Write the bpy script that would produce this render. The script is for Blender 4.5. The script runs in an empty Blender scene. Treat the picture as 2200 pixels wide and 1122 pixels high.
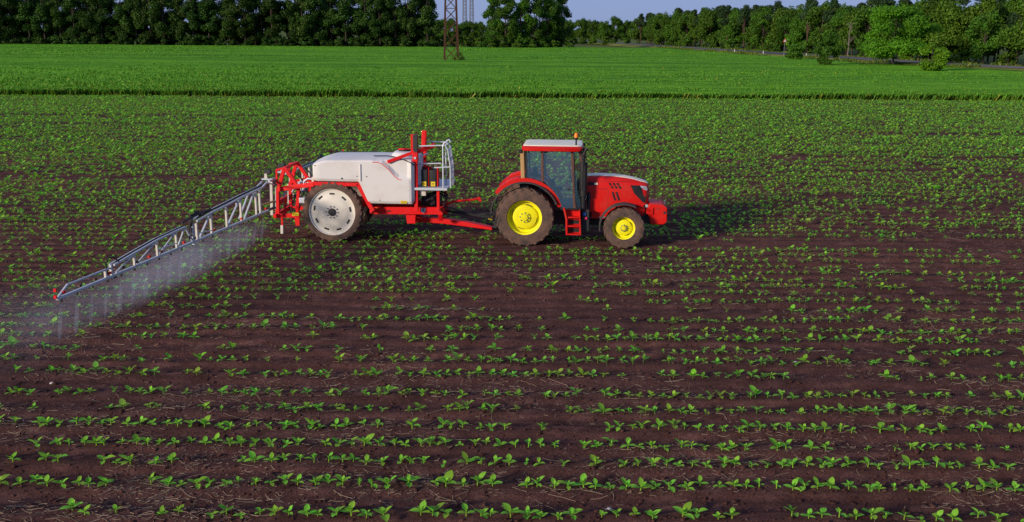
import bpy, bmesh, math, random
import numpy as np
from mathutils import Vector, Matrix

R = math.radians
random.seed(7)
rng = np.random.default_rng(11)
scene = bpy.context.scene
COL = scene.collection

# ------------------------------------------------------------------ camera
cam_d = bpy.data.cameras.new('camera')
cam_d.sensor_width = 36.0
cam_d.lens = 36.0 * 2050 / 2200
cam_d.clip_start = 0.1
cam_d.clip_end = 6000
cam = bpy.data.objects.new('camera', cam_d)
COL.objects.link(cam)
PITCH = math.atan(495 / 2050)
cam.matrix_world = (Matrix.Translation((0, 0, 6.0)) @ Matrix.Rotation(math.pi / 2 - PITCH, 4, 'X')
                    @ Matrix.Rotation(0.0063, 4, 'Z'))
scene.camera = cam

# ------------------------------------------------------------------ sky, sun, exposure
SUN_ELEV = R(16)
SUN_DIR = Vector((-7.7, -6.4, 0)).normalized()      # horizontal direction towards the sun
world = bpy.data.worlds.new('World')
scene.world = world
world.use_nodes = True
wn = world.node_tree
bgn = wn.nodes['Background']
sky = wn.nodes.new('ShaderNodeTexSky')
sky.sky_type = 'NISHITA'
sky.sun_disc = False
sky.sun_elevation = SUN_ELEV
sky.sun_rotation = math.atan2(SUN_DIR.x, SUN_DIR.y)
sky.altitude = 200
sky.air_density = 1.0
sky.dust_density = 0.6
sky.ozone_density = 4.0
# thin even overcast veil: contrast of the clear sky evened out, cool tone throughout
gam = wn.nodes.new('ShaderNodeGamma')
gam.inputs[1].default_value = 0.15
wn.links.new(sky.outputs[0], gam.inputs[0])
tin = wn.nodes.new('ShaderNodeMix')
tin.data_type = 'RGBA'
tin.blend_type = 'MULTIPLY'
tin.inputs[0].default_value = 1.0
tin.inputs[7].default_value = (0.645, 0.825, 1.40, 1)
wn.links.new(gam.outputs[0], tin.inputs[6])
wn.links.new(tin.outputs[2], bgn.inputs[0])
bgn.inputs[1].default_value = 0.15
sun_d = bpy.data.lights.new('sun', 'SUN')
sun_d.energy = 2.0
sun_d.angle = R(9.0)
sun_d.color = (1.0, 0.86, 0.68)
sun = bpy.data.objects.new('sun', sun_d)
COL.objects.link(sun)
to_sun = SUN_DIR * math.cos(SUN_ELEV) + Vector((0, 0, math.sin(SUN_ELEV)))
sun.rotation_euler = (-to_sun).to_track_quat('-Z', 'Y').to_euler()
scene.view_settings.view_transform = 'Standard'
scene.view_settings.look = 'None'
scene.view_settings.gamma = 1.0
scene.view_settings.exposure = 1.20
scene.cycles.use_denoising = False
scene.cycles.use_adaptive_sampling = False
scene.cycles.max_bounces = 6
scene.cycles.transparent_max_bounces = 12
scene.cycles.volume_step_rate = 1.0

# ------------------------------------------------------------------ materials
MATS = {}


def new_mat(name):
    m = bpy.data.materials.new(name)
    m.use_nodes = True
    MATS[name] = m
    nt = m.node_tree
    return m, nt, nt.nodes['Principled BSDF'], nt.nodes['Material Output']


def setin(node, key, val):
    if key in node.inputs:
        node.inputs[key].default_value = val


def noise_node(nt, scale, detail=4, rough=0.55, coord='Object', stretch=None):
    tc = nt.nodes.new('ShaderNodeTexCoord')
    n = nt.nodes.new('ShaderNodeTexNoise')
    n.inputs['Scale'].default_value = scale
    n.inputs['Detail'].default_value = detail
    n.inputs['Roughness'].default_value = rough
    src = tc.outputs[coord]
    if stretch:
        mp = nt.nodes.new('ShaderNodeMapping')
        mp.inputs['Scale'].default_value = stretch
        nt.links.new(src, mp.inputs[0])
        src = mp.outputs[0]
    nt.links.new(src, n.inputs['Vector'])
    return n


def ramp(nt, src, stops):
    r = nt.nodes.new('ShaderNodeValToRGB')
    el = r.color_ramp.elements
    while len(el) < len(stops):
        el.new(0.5)
    for e, (p, c) in zip(el, stops):
        e.position = p
        e.color = (*c, 1)
    nt.links.new(src, r.inputs[0])
    return r


def mix(nt, fac, a, b, blend='MIX'):
    n = nt.nodes.new('ShaderNodeMix')
    n.data_type = 'RGBA'
    n.blend_type = blend
    for sock, v in ((n.inputs[0], fac), (n.inputs[6], a), (n.inputs[7], b)):
        if isinstance(v, (int, float)):
            sock.default_value = v
        elif isinstance(v, tuple):
            sock.default_value = (*v, 1)
        else:
            nt.links.new(v, sock)
    return n.outputs[2]


def bump(nt, p, src, strength, dist=0.02):
    b = nt.nodes.new('ShaderNodeBump')
    b.inputs['Strength'].default_value = strength
    b.inputs['Distance'].default_value = dist
    nt.links.new(src, b.inputs['Height'])
    nt.links.new(b.outputs[0], p.inputs['Normal'])
    return b


def painted(name, col, rough=0.4, dirt=(0.16, 0.10, 0.07), amount=0.35, scale=3.0, metal=0.0, coat=0.0, lo=0.48, fine=0.35):
    """Paint or metal with a worn, dusty film whose patches have a shape of their own."""
    m, nt, p, out = new_mat(name)
    n1 = noise_node(nt, scale, 6, 0.65)
    n2 = noise_node(nt, scale * 9, 4, 0.6)
    f = mix(nt, fine, n1.outputs[0], n2.outputs[0])
    r = ramp(nt, f, [(lo, (0, 0, 0)), (lo + 0.22, (amount,) * 3)])
    c = mix(nt, r.outputs[0], col, dirt)
    nt.links.new(c, p.inputs['Base Color'])
    rr = ramp(nt, f, [(0.35, (rough,) * 3), (0.75, (min(1, rough + 0.35),) * 3)])
    nt.links.new(rr.outputs[0], p.inputs['Roughness'])
    setin(p, 'Metallic', metal)
    setin(p, 'Specular IOR Level', 0.28)
    setin(p, 'Coat Weight', coat)
    bump(nt, p, n2.outputs[0], 0.05, 0.01)
    return m


painted('red', (0.58, 0.006, 0.003), 0.40, amount=0.2, coat=0.06)
painted('red_sprayer', (0.70, 0.004, 0.006), 0.45, amount=0.14, coat=0.04)
painted('white_paint', (0.86, 0.78, 0.58), 0.35, amount=0.25, dirt=(0.30, 0.22, 0.16), coat=0.2)
painted('tank_plastic', (0.63, 0.605, 0.59), 0.5, amount=0.34, dirt=(0.36, 0.27, 0.21), scale=1.3, fine=0.1)
painted('rim_white', (0.68, 0.63, 0.55), 0.5, amount=0.5, dirt=(0.42, 0.30, 0.20), scale=1.8, fine=0.12)
painted('rim_yellow', (0.80, 0.73, 0.006), 0.45, amount=0.4, dirt=(0.26, 0.17, 0.05), scale=4)
painted('yellow', (0.80, 0.58, 0.02), 0.45, amount=0.15)
painted('galvanised', (0.52, 0.55, 0.60), 0.42, amount=0.3, dirt=(0.24, 0.22, 0.2), metal=0.35)
painted('pale_post', (0.62, 0.57, 0.50), 0.5, amount=0.3)  # warm tone of sun-facing boom posts put into the colour
painted('black_plastic', (0.018, 0.018, 0.020), 0.45, amount=0.25, dirt=(0.10, 0.07, 0.055))
painted('dark_metal', (0.035, 0.034, 0.036), 0.5, amount=0.35, dirt=(0.12, 0.08, 0.06))
painted('fender_rubber', (0.05, 0.045, 0.045), 0.6, amount=0.6, dirt=(0.22, 0.15, 0.11), scale=2)
painted('tyre', (0.040, 0.034, 0.032), 0.85, amount=0.95, dirt=(0.150, 0.085, 0.062), scale=3.2, lo=0.36)
painted('sunlit_trim', (0.42, 0.25, 0.10), 0.5, amount=0.2)  # tan of the rear pillar has the low warm sunlight painted in
painted('pillar_brown', (0.10, 0.045, 0.035), 0.5, amount=0.2)
painted('lamp_chrome', (0.75, 0.78, 0.82), 0.15, amount=0.1, metal=0.6)
painted('amber', (0.85, 0.22, 0.01), 0.3, amount=0.05)
painted('signal_blue', (0.02, 0.10, 0.45), 0.4, amount=0.05)
painted('signal_pink', (0.60, 0.03, 0.10), 0.4, amount=0.05)
painted('rust', (0.070, 0.028, 0.017), 0.8, amount=0.5, dirt=(0.05, 0.022, 0.016), scale=1.5)
painted('grey_steel', (0.16, 0.17, 0.19), 0.6, amount=0.3, scale=1.0)
painted('bark', (0.045, 0.034, 0.025), 0.9, amount=0.6, dirt=(0.03, 0.024, 0.018), scale=2.0)
painted('bark_pine', (0.075, 0.045, 0.030), 0.9, amount=0.6, dirt=(0.05, 0.032, 0.022), scale=2.0)
painted('dead_wood', (0.15, 0.135, 0.115), 0.9, amount=0.4, scale=2.0)
painted('sign_white', (0.78, 0.78, 0.76), 0.5, amount=0.1)
painted('stone', (0.50, 0.47, 0.44), 0.8, amount=0.5, scale=12)
painted('pink_bush', (0.13, 0.075, 0.05), 0.9, amount=0.4, scale=2)


def glass_mat():
    m, nt, p, out = new_mat('cab_glass')
    nt.nodes.remove(p)
    tr = nt.nodes.new('ShaderNodeBsdfTransparent')
    tr.inputs[0].default_value = (0.96, 0.99, 0.985, 1)
    gl = nt.nodes.new('ShaderNodeBsdfGlossy')
    gl.inputs['Roughness'].default_value = 0.02
    gl.inputs[0].default_value = (0.72, 1.0, 0.95, 1)
    fr = nt.nodes.new('ShaderNodeFresnel')
    fr.inputs[0].default_value = 1.55
    ad = nt.nodes.new('ShaderNodeMath')
    ad.inputs[1].default_value = 0.045
    nt.links.new(fr.outputs[0], ad.inputs[0])
    mx = nt.nodes.new('ShaderNodeMixShader')
    nt.links.new(ad.outputs[0], mx.inputs[0])
    nt.links.new(tr.outputs[0], mx.inputs[1])
    nt.links.new(gl.outputs[0], mx.inputs[2])
    nt.links.new(mx.outputs[0], out.inputs[0])


glass_mat()


def leaf_mat(name, col, transl=0.35, var=0.25, attr=True, rough=0.5, hue=0.012):
    m, nt, p, out = new_mat(name)
    oi = nt.nodes.new('ShaderNodeObjectInfo')
    hs = nt.nodes.new('ShaderNodeHueSaturation')
    mr = nt.nodes.new('ShaderNodeMapRange')
    mr.inputs['To Min'].default_value = 1 - var
    mr.inputs['To Max'].default_value = 1 + var
    nt.links.new(oi.outputs['Random'], mr.inputs[0])
    nt.links.new(mr.outputs[0], hs.inputs['Value'])
    m2 = nt.nodes.new('ShaderNodeMapRange')
    m2.inputs['To Min'].default_value = 0.5 - hue
    m2.inputs['To Max'].default_value = 0.5 + hue
    mu = nt.nodes.new('ShaderNodeMath')
    mu.operation = 'FRACT'
    mm = nt.nodes.new('ShaderNodeMath')
    mm.operation = 'MULTIPLY'
    mm.inputs[1].default_value = 7.31
    nt.links.new(oi.outputs['Random'], mm.inputs[0])
    nt.links.new(mm.outputs[0], mu.inputs[0])
    nt.links.new(mu.outputs[0], m2.inputs[0])
    nt.links.new(m2.outputs[0], hs.inputs['Hue'])
    if attr:
        at = nt.nodes.new('ShaderNodeAttribute')
        at.attribute_name = 'tint'
        c = mix(nt, 1.0, at.outputs['Color'], col, 'MULTIPLY')
        nt.links.new(c, hs.inputs['Color'])
    else:
        hs.inputs['Color'].default_value = (*col, 1)
    nt.links.new(hs.outputs[0], p.inputs['Base Color'])
    p.inputs['Roughness'].default_value = rough
    setin(p, 'Specular IOR Level', 0.12)
    t = nt.nodes.new('ShaderNodeBsdfTranslucent')
    tc = mix(nt, 1.0, hs.outputs[0], (1.1, 1.2, 0.6), 'MULTIPLY')
    nt.links.new(tc, t.inputs[0])
    mx = nt.nodes.new('ShaderNodeMixShader')
    mx.inputs[0].default_value = transl
    nt.links.new(p.outputs[0], mx.inputs[1])
    nt.links.new(t.outputs[0], mx.inputs[2])
    nt.links.new(mx.outputs[0], out.inputs[0])
    return m


leaf_mat('seedling_leaf', (0.235, 0.555, 0.050), 0.42, 0.14)
leaf_mat('wheat_leaf', (0.105, 0.255, 0.020), 0.30, 0.0)
leaf_mat('foliage_dark', (0.038, 0.080, 0.012), 0.22, 0.30)
leaf_mat('foliage_mid', (0.062, 0.130, 0.012), 0.25, 0.28)
leaf_mat('foliage_light', (0.115, 0.265, 0.014), 0.30, 0.15)
leaf_mat('foliage_pine', (0.032, 0.062, 0.020), 0.12, 0.25)
leaf_mat('weed_leaf', (0.10, 0.15, 0.03), 0.25, 0.2)


def soil_mat():
    m, nt, p, out = new_mat('soil')
    big = noise_node(nt, 0.22, 3, 0.5, stretch=(0.35, 1, 1))
    mid = noise_node(nt, 3.0, 8, 0.72, stretch=(0.7, 1, 1))
    fine = noise_node(nt, 28, 6, 0.75)
    streak = noise_node(nt, 5.0, 5, 0.6, stretch=(0.10, 1, 1))
    a = ramp(nt, mid.outputs[0], [(0.28, (0.056, 0.027, 0.024)), (0.52, (0.108, 0.053, 0.047)), (0.74, (0.195, 0.103, 0.088))])
    b = ramp(nt, streak.outputs[0], [(0.35, (0.84, 0.83, 0.83)), (0.65, (1.15, 1.12, 1.1))])
    c = mix(nt, 0.8, a.outputs[0], b.outputs[0], 'MULTIPLY')
    d = ramp(nt, fine.outputs[0], [(0.3, (0.42, 0.42, 0.42)), (0.58, (1.1, 1.08, 1.08)), (0.75, (2.0, 1.9, 1.85))])
    c = mix(nt, 0.8, c, d.outputs[0], 'MULTIPLY')
    e = ramp(nt, big.outputs[0], [(0.35, (0.85, 0.84, 0.86)), (0.65, (1.2, 1.12, 1.05))])
    c = mix(nt, 1.0, c, e.outputs[0], 'MULTIPLY')
    nt.links.new(c, p.inputs['Base Color'])
    p.inputs['Roughness'].default_value = 0.95
    setin(p, 'Specular IOR Level', 0.05)
    h = mix(nt, 0.5, fine.outputs[0], mid.outputs[0])
    bump(nt, p, h, 1.0, 0.10)


soil_mat()


def crop_mat(name, lo, hi, scale=0.6, stretch=(0.05, 1, 1)):
    m, nt, p, out = new_mat(name)
    s = noise_node(nt, scale, 5, 0.6, stretch=stretch)
    g = noise_node(nt, 0.02, 3, 0.5)
    f = noise_node(nt, 9, 4, 0.7)
    a = ramp(nt, s.outputs[0], [(0.38, lo), (0.62, hi)])
    st2 = noise_node(nt, scale * 0.16, 4, 0.6, stretch=(stretch[0] * 1.4, stretch[1], 1))
    rs2 = ramp(nt, st2.outputs[0], [(0.36, (0.70, 0.76, 0.85)), (0.5, (1.0, 1.0, 1.0)), (0.64, (1.28, 1.16, 1.1))])
    b = ramp(nt, f.outputs[0], [(0.3, (0.7, 0.7, 0.7)), (0.7, (1.25, 1.25, 1.2))])
    c = mix(nt, 0.8, a.outputs[0], b.outputs[0], 'MULTIPLY')
    c = mix(nt, 1.0, c, rs2.outputs[0], 'MULTIPLY')
    mot = noise_node(nt, 0.45, 5, 0.7, stretch=(0.4, 1, 1))
    rm = ramp(nt, mot.outputs[0], [(0.38, (0.70, 0.74, 0.8)), (0.62, (1.30, 1.24, 1.15))])
    c = mix(nt, 0.8, c, rm.outputs[0], 'MULTIPLY')
    d = ramp(nt, g.outputs[0], [(0.35, (0.9, 0.9, 0.95)), (0.65, (1.1, 1.08, 1.0))])
    c = mix(nt, 1.0, c, d.outputs[0], 'MULTIPLY')
    nt.links.new(c, p.inputs['Base Color'])
    p.inputs['Roughness'].default_value = 0.85
    setin(p, 'Specular IOR Level', 0.02)
    h = mix(nt, 0.5, f.outputs[0], s.outputs[0])
    bump(nt, p, h, 1.0, 0.25)


crop_mat('wheat_top', (0.085, 0.255, 0.015), (0.135, 0.35, 0.026))
crop_mat('meadow', (0.075, 0.115, 0.030), (0.12, 0.15, 0.045), 0.15, (0.3, 1, 1))
crop_mat('verge', (0.13, 0.165, 0.035), (0.20, 0.20, 0.06), 0.4, (0.5, 0.5, 1))
crop_mat('asphalt', (0.13, 0.128, 0.145), (0.17, 0.168, 0.185), 0.3, (1, 0.1, 1))


def straw_mat():
    m, nt, p, out = new_mat('straw')
    at = nt.nodes.new('ShaderNodeAttribute')
    at.attribute_name = 'tint'
    nt.links.new(at.outputs['Color'], p.inputs['Base Color'])
    p.inputs['Roughness'].default_value = 0.8


straw_mat()


# ------------------------------------------------------------------ mesh helpers
class MB:
    """Collects verts and faces; build() links them as ONE mesh object."""

    def __init__(self):
        self.v, self.f = [], []

    def add(self, verts, faces):
        o = len(self.v)
        self.v += [tuple(map(float, p)) for p in verts]
        self.f += [tuple(i + o for i in f) for f in faces]
        return self

    def box(self, x0, x1, y0, y1, z0, z1):
        v = [(x0, y0, z0), (x1, y0, z0), (x1, y1, z0), (x0, y1, z0), (x0, y0, z1), (x1, y0, z1), (x1, y1, z1), (x0, y1, z1)]
        return self.add(v, [(3, 2, 1, 0), (4, 5, 6, 7), (0, 1, 5, 4), (1, 2, 6, 5), (2, 3, 7, 6), (3, 0, 4, 7)])

    def bar(self, a, b, w, h=None, up=(0, 0, 1)):
        """Rectangular bar from a to b, w across, h along `up`."""
        h = w if h is None else h
        a, b = Vector(a), Vector(b)
        d = (b - a).normalized()
        u = Vector(up)
        if abs(d.dot(u)) > 0.97:
            u = Vector((1, 0, 0))
        s = d.cross(u).normalized()
        u = s.cross(d).normalized()
        v = [e + s * (w / 2 * i) + u * (h / 2 * j) for e in (a, b) for i, j in ((-1, -1), (1, -1), (1, 1), (-1, 1))]
        return self.add(v, [(0, 1, 2, 3), (7, 6, 5, 4), (0, 4, 5, 1), (1, 5, 6, 2), (2, 6, 7, 3), (3, 7, 4, 0)])

    def tube(self, pts, r, n=8, r1=None):
        pts = [Vector(p) for p in pts]
        k = len(pts)
        rs = [r + ((r if r1 is None else r1) - r) * i / max(1, k - 1) for i in range(k)]
        verts, faces = [], []
        prev = None
        for i, p in enumerate(pts):
            d = (pts[min(i + 1, k - 1)] - pts[max(i - 1, 0)]).normalized()
            if prev is None:
                u = Vector((0, 0, 1)) if abs(d.z) < 0.9 else Vector((1, 0, 0))
                s = d.cross(u).normalized()
            else:
                s = (prev - d * prev.dot(d)).normalized()
            prev = s
            t = d.cross(s)
            for j in range(n):
                a = 2 * math.pi * j / n
                verts.append(p + (s * math.cos(a) + t * math.sin(a)) * rs[i])
        for i in range(k - 1):
            for j in range(n):
                a, b = i * n + j, i * n + (j + 1) % n
                faces.append((a, b, b + n, a + n))
        faces.append(tuple(reversed(range(n))))
        faces.append(tuple(range((k - 1) * n, k * n)))
        return self.add(verts, faces)

    def prism(self, outline, y0, y1):
        """(x,z) outline extruded from y0 to y1."""
        n = len(outline)
        v = [(x, y0, z) for x, z in outline] + [(x, y1, z) for x, z in outline]
        f = [tuple(range(n)), tuple(reversed(range(n, 2 * n)))]
        f += [(i, i + n, (i + 1) % n + n, (i + 1) % n) for i in range(n)]
        return self.add(v, f)

    def lathe(self, prof, c, n=40):
        """(radius, y) profile turned about the y axis through c."""
        v, f = [], []
        m = len(prof)
        for i in range(n):
            a = 2 * math.pi * i / n
            for r, y in prof:
                v.append((c[0] + r * math.cos(a), c[1] + y, c[2] + r * math.sin(a)))
        for i in range(n):
            for j in range(m - 1):
                a, b = i * m + j, ((i + 1) % n) * m + j
                f.append((a, a + 1, b + 1, b))
        return self.add(v, f)

    def loft(self, rings):
        n = len(rings[0])
        v = [p for r in rings for p in r]
        f = []
        for i in range(len(rings) - 1):
            for j in range(n):
                a, b = i * n + j, i * n + (j + 1) % n
                f.append((a, b, b + n, a + n))
        f.append(tuple(reversed(range(n))))
        f.append(tuple(range((len(rings) - 1) * n, len(rings) * n)))
        return self.add(v, f)

    def build(self, name, mat, parent=None, bevel=0.0, smooth=False, off=(0, 0, 0), angle=40):
        me = bpy.data.meshes.new(name)
        ox, oy, oz = off
        me.from_pydata([(x - ox, y - oy, z - oz) for x, y, z in self.v], [], self.f)
        bm = bmesh.new()
        bm.from_mesh(me)
        bmesh.ops.recalc_face_normals(bm, faces=bm.faces)
        if bevel > 0:
            ed = [e for e in bm.edges if len(e.link_faces) == 2 and e.calc_face_angle(0) > R(28)]
            bmesh.ops.bevel(bm, geom=ed, offset=bevel, segments=2, affect='EDGES', profile=0.6, clamp_overlap=True)
        bm.to_mesh(me)
        bm.free()
        if smooth:
            me.shade_smooth()
            me.set_sharp_from_angle(angle=R(angle))
        me.materials.append(MATS[mat])
        o = bpy.data.objects.new(name, me)
        COL.objects.link(o)
        if parent:
            o.parent = parent
        return o


def tag(o, label=None, cat=None, group=None, kind=None):
    for k, v in (('label', label), ('category', cat), ('group', group), ('kind', kind)):
        if v:
            o[k] = v
    return o


def empty(name, loc, rz=0.0):
    o = bpy.data.objects.new(name, None)
    o.empty_display_size = 0.3
    o.location = loc
    o.rotation_euler = (0, 0, rz)
    COL.objects.link(o)
    return o


def np_mesh(name, verts, faces, mat, tint=None, parent=None, smooth=False):
    """verts (n,3), faces (m,k) of one size k, tint (n,3) per vertex."""
    me = bpy.data.meshes.new(name)
    verts = np.ascontiguousarray(verts, dtype=np.float32)
    faces = np.ascontiguousarray(faces, dtype=np.int32)
    k = faces.shape[1]
    me.vertices.add(len(verts))
    me.vertices.foreach_set('co', verts.ravel())
    me.loops.add(faces.size)
    me.loops.foreach_set('vertex_index', faces.ravel())
    me.polygons.add(len(faces))
    me.polygons.foreach_set('loop_start', np.arange(0, faces.size, k, dtype=np.int32))
    if smooth:
        me.polygons.foreach_set('use_smooth', np.ones(len(faces), dtype=bool))
    me.update(calc_edges=True)
    me.validate()
    if tint is not None:
        at = me.attributes.new('tint', 'FLOAT_COLOR', 'POINT')
        c = np.ones((len(verts), 4), dtype=np.float32)
        c[:, :3] = tint
        at.data.foreach_set('color', c.ravel())
    me.materials.append(MATS[mat])
    o = bpy.data.objects.new(name, me)
    COL.objects.link(o)
    if parent:
        o.parent = parent
    return o


def vnoise(x, y, seed=0):
    """Smooth value noise in 0..1 on numpy arrays."""
    xi, yi = np.floor(x).astype(np.int64), np.floor(y).astype(np.int64)
    fx, fy = x - xi, y - yi
    fx, fy = fx * fx * (3 - 2 * fx), fy * fy * (3 - 2 * fy)

    def h(a, b):
        n = (a * 374761393 + b * 668265263 + seed * 1442695041) & 0x7fffffff
        n = ((n ^ (n >> 13)) * 1274126177) & 0x7fffffff
        return ((n ^ (n >> 16)) & 0xffff) / 65535.0
    return (h(xi, yi) * (1 - fx) + h(xi + 1, yi) * fx) * (1 - fy) + (h(xi, yi + 1) * (1 - fx) + h(xi + 1, yi + 1) * fx) * fy


# ------------------------------------------------------------------ ground, soil, wheat, road
FIELD_END = 87.6
# rows of the crop: the near ones unevenly drilled, the rest 0.7 m apart
ROWS = [11.0, 11.78, 12.44, 13.04, 13.73, 14.38, 15.07, 15.98, 16.72, 17.35, 18.06, 18.64, 19.35, 20.11, 20.86, 21.51, 22.14, 22.80, 23.50, 24.15]
_y = ROWS[-1]
_rr = random.Random(3)
while _y < FIELD_END - 1.6:
    _y += 0.67 + _rr.uniform(-0.05, 0.05)
    ROWS.append(_y)
ROWS = [ROWS[0] - 0.70 * k for k in (4, 3, 2, 1)] + ROWS
ROWS_A = np.array(ROWS)


def soil_h(x, y):
    """Height of the tilled soil: a low hump along each row and lumps."""
    x, y = np.asarray(x, float), np.asarray(y, float)
    i = np.clip(np.searchsorted(ROWS_A, y), 1, len(ROWS_A) - 1)
    a, b = ROWS_A[i - 1], ROWS_A[i]
    t = np.clip((y - a) / (b - a), 0, 1)
    furrow = 0.028 * np.cos(t * 2 * np.pi) - 0.012 * np.cos(t * 6 * np.pi)
    lump = 0.05 * (vnoise(x * 0.6, y * 1.4, 1) - 0.5) + 0.035 * (vnoise(x * 2.6, y * 5, 2) - 0.5) + 0.02 * (vnoise(x * 7, y * 11, 3) - 0.5)
    swell = 0.10 * (vnoise(x * 0.06, y * 0.06, 4) - 0.5)
    return furrow + lump + swell


mb = MB()
mb.add([(-3000, -400, -0.14), (3000, -400, -0.14), (3000, 5000, -0.14), (-3000, 5000, -0.14)], [(0, 1, 2, 3)])
tag(mb.build('ground', 'meadow'), kind='structure')

ys = np.concatenate([np.arange(4.0, 32, 0.07), np.arange(32, 52, 0.14), np.arange(52, FIELD_END + 1.2, 0.35)])
xs = np.arange(-62, 62.1, 0.31)
gx, gy = np.meshgrid(xs, ys)
gz = soil_h(gx, gy)
verts = np.stack([gx.ravel(), gy.ravel(), gz.ravel()], 1)
nx, ny = len(xs), len(ys)
ii = (np.arange(ny - 1)[:, None] * nx + np.arange(nx - 1)[None, :]).ravel()
faces = np.stack([ii, ii + 1, ii + nx + 1, ii + nx], 1)
tag(np_mesh('tilled_field', verts, faces, 'soil', smooth=True), kind='structure')

# wheat: a standing crop about 0.6 m high
WH = 0.56
ROAD = [(118, 40), (104, 92), (92, 125), (81.5, 155), (75.5, 174), (72.0, 218), (65, 276), (57, 361), (50, 430), (40, 560)]


def road_x(y):
    p = np.array(ROAD)
    return np.interp(y, p[:, 1], p[:, 0])


def wheat_right(y):
    return road_x(y) - 8.5 - 1.5 * np.sin(np.asarray(y) * 0.11)


def back_edge(x):
    return np.interp(x, [-300, -26, -10, 20, 60], [329, 327, 318, 330, 335])


wy = np.concatenate([np.arange(FIELD_END + 1.2, 120, 0.8), np.arange(120, 337, 2.5)])
u = np.linspace(0, 1, 160)
V = []
for y in wy:
    xr = float(wheat_right(y))
    x = -260 + (xr + 260) * u
    yb = np.minimum(y, back_edge(x))
    z = WH + 0.10 * (vnoise(x * 0.5, np.full_like(x, y * 0.5), 8) - 0.5) + 0.25 * (vnoise(x * 0.02, np.full_like(x, y * 0.03), 9) - 0.5)
    V.append(np.stack([x, yb, z], 1))
V = np.concatenate(V)
nw, nu = len(wy), 160
ii = (np.arange(nw - 1)[:, None] * nu + np.arange(nu - 1)[None, :]).ravel()
Fq = np.stack([ii, ii + 1, ii + nu + 1, ii + nu], 1)
# skirts so that the stand is a closed body
base = len(V)
front = V[:nu].copy(); front[:, 2] = -0.1
right = V[nu - 1::nu].copy(); right[:, 2] = -0.1
V = np.concatenate([V, front, right])
fi = np.arange(nu - 1)
Fq = np.concatenate([Fq, np.stack([base + fi, base + fi + 1, fi + 1, fi], 1)])
ri = np.arange(nw - 1)
rb = base + nu
Fq = np.concatenate([Fq, np.stack([rb + ri, rb + ri + 1, (ri + 1) * nu + nu - 1, ri * nu + nu - 1], 1)])
wheat = np_mesh('wheat_field', V, Fq, 'wheat_top', smooth=True)
tag(wheat, 'even bright green wheat standing in the field beyond the bare soil', 'wheat', kind='stuff')


def blades(n, xr, yr, h0, h1, w, seed, ypow=1.0, var=0.25):
    r = np.random.default_rng(seed)
    x = r.uniform(*xr, n)
    y = yr[0] + (yr[1] - yr[0]) * r.random(n) ** ypow
    y = y + 1.0 * (vnoise(x * 0.16, x * 0.0, 6) - 0.5) + 0.5 * (vnoise(x * 0.9, x * 0.0, 7) - 0.5)
    h = r.uniform(h0, h1, n) * (0.8 + 0.4 * vnoise(x * 0.35, y * 0.6, 5))
    a = r.uniform(0, np.pi, n)
    ww = w * r.uniform(0.6, 1.3, n)
    lx, ly = r.normal(0, 0.10, n), r.normal(0, 0.10, n) - 0.02
    dx, dy = np.cos(a) * ww / 2, np.sin(a) * ww / 2
    v = np.empty((n, 4, 3))
    v[:, 0] = np.stack([x - dx, y - dy, np.full(n, -0.08)], 1)
    v[:, 1] = np.stack([x + dx, y + dy, np.full(n, -0.08)], 1)
    v[:, 2] = np.stack([x + dx * 0.7 + lx, y + dy * 0.7 + ly, h], 1)
    v[:, 3] = np.stack([x - dx * 0.4 + lx * 1.6, y - dy * 0.4 + ly * 1.6, h * r.uniform(0.85, 1.1, n)], 1)
    t = r.uniform(1 - var, 1 + var, (n, 1)) * np.array([[1.0, 1.0, 1.0]])
    dry = r.random(n) < 0.4 * var
    t[dry] = t[dry] * np.array([1.9, 1.0, 1.6])
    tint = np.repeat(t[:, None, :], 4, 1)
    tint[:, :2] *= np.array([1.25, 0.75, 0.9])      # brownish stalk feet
    edge = y < yr[0] + 0.35                        # open edge: stalk tone, with the shade of the front face painted in
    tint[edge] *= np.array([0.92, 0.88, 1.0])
    return v.reshape(-1, 3), np.arange(4 * n).reshape(n, 4), tint.reshape(-1, 3)


def merge(parts):
    vs, fs, ts, o = [], [], [], 0
    for v, f, t in parts:
        vs.append(v); fs.append(f + o); ts.append(t); o += len(v)
    return np.concatenate(vs), np.concatenate(fs), np.concatenate(ts)


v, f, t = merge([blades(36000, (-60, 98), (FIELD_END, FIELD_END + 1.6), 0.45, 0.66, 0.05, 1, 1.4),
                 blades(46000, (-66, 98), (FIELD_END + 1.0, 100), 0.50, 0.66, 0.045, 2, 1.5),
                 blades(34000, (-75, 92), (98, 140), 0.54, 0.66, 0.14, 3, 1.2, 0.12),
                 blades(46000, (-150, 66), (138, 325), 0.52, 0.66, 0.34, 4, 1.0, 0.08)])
inside = (v[:, 0] < wheat_right(v[:, 1]))
keepq = inside[f].all(1)
f = f[keepq]
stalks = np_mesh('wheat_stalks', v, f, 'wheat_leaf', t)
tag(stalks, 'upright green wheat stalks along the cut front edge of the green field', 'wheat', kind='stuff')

# road with verges and edge lines
def ribbon(name, mat, off0, off1, z, z1=None, kind='structure', y0=40, y1=560, parent=None):
    yy = np.arange(y0, y1 + 1, 6.0)
    p = np.stack([road_x(yy), yy], 1)
    d = np.gradient(p, axis=0)
    d /= np.linalg.norm(d, axis=1)[:, None]
    nrm = np.stack([d[:, 1], -d[:, 0]], 1)
    a, b = p + nrm * off0, p + nrm * off1
    n = len(yy)
    v = np.concatenate([np.c_[a, np.full(n, z)], np.c_[b, np.full(n, z if z1 is None else z1)]])
    i = np.arange(n - 1)
    o = np_mesh(name, v, np.stack([i, i + n, i + n + 1, i + 1], 1), mat, parent=parent)
    if kind:
        tag(o, kind=kind)
    return o


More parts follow.
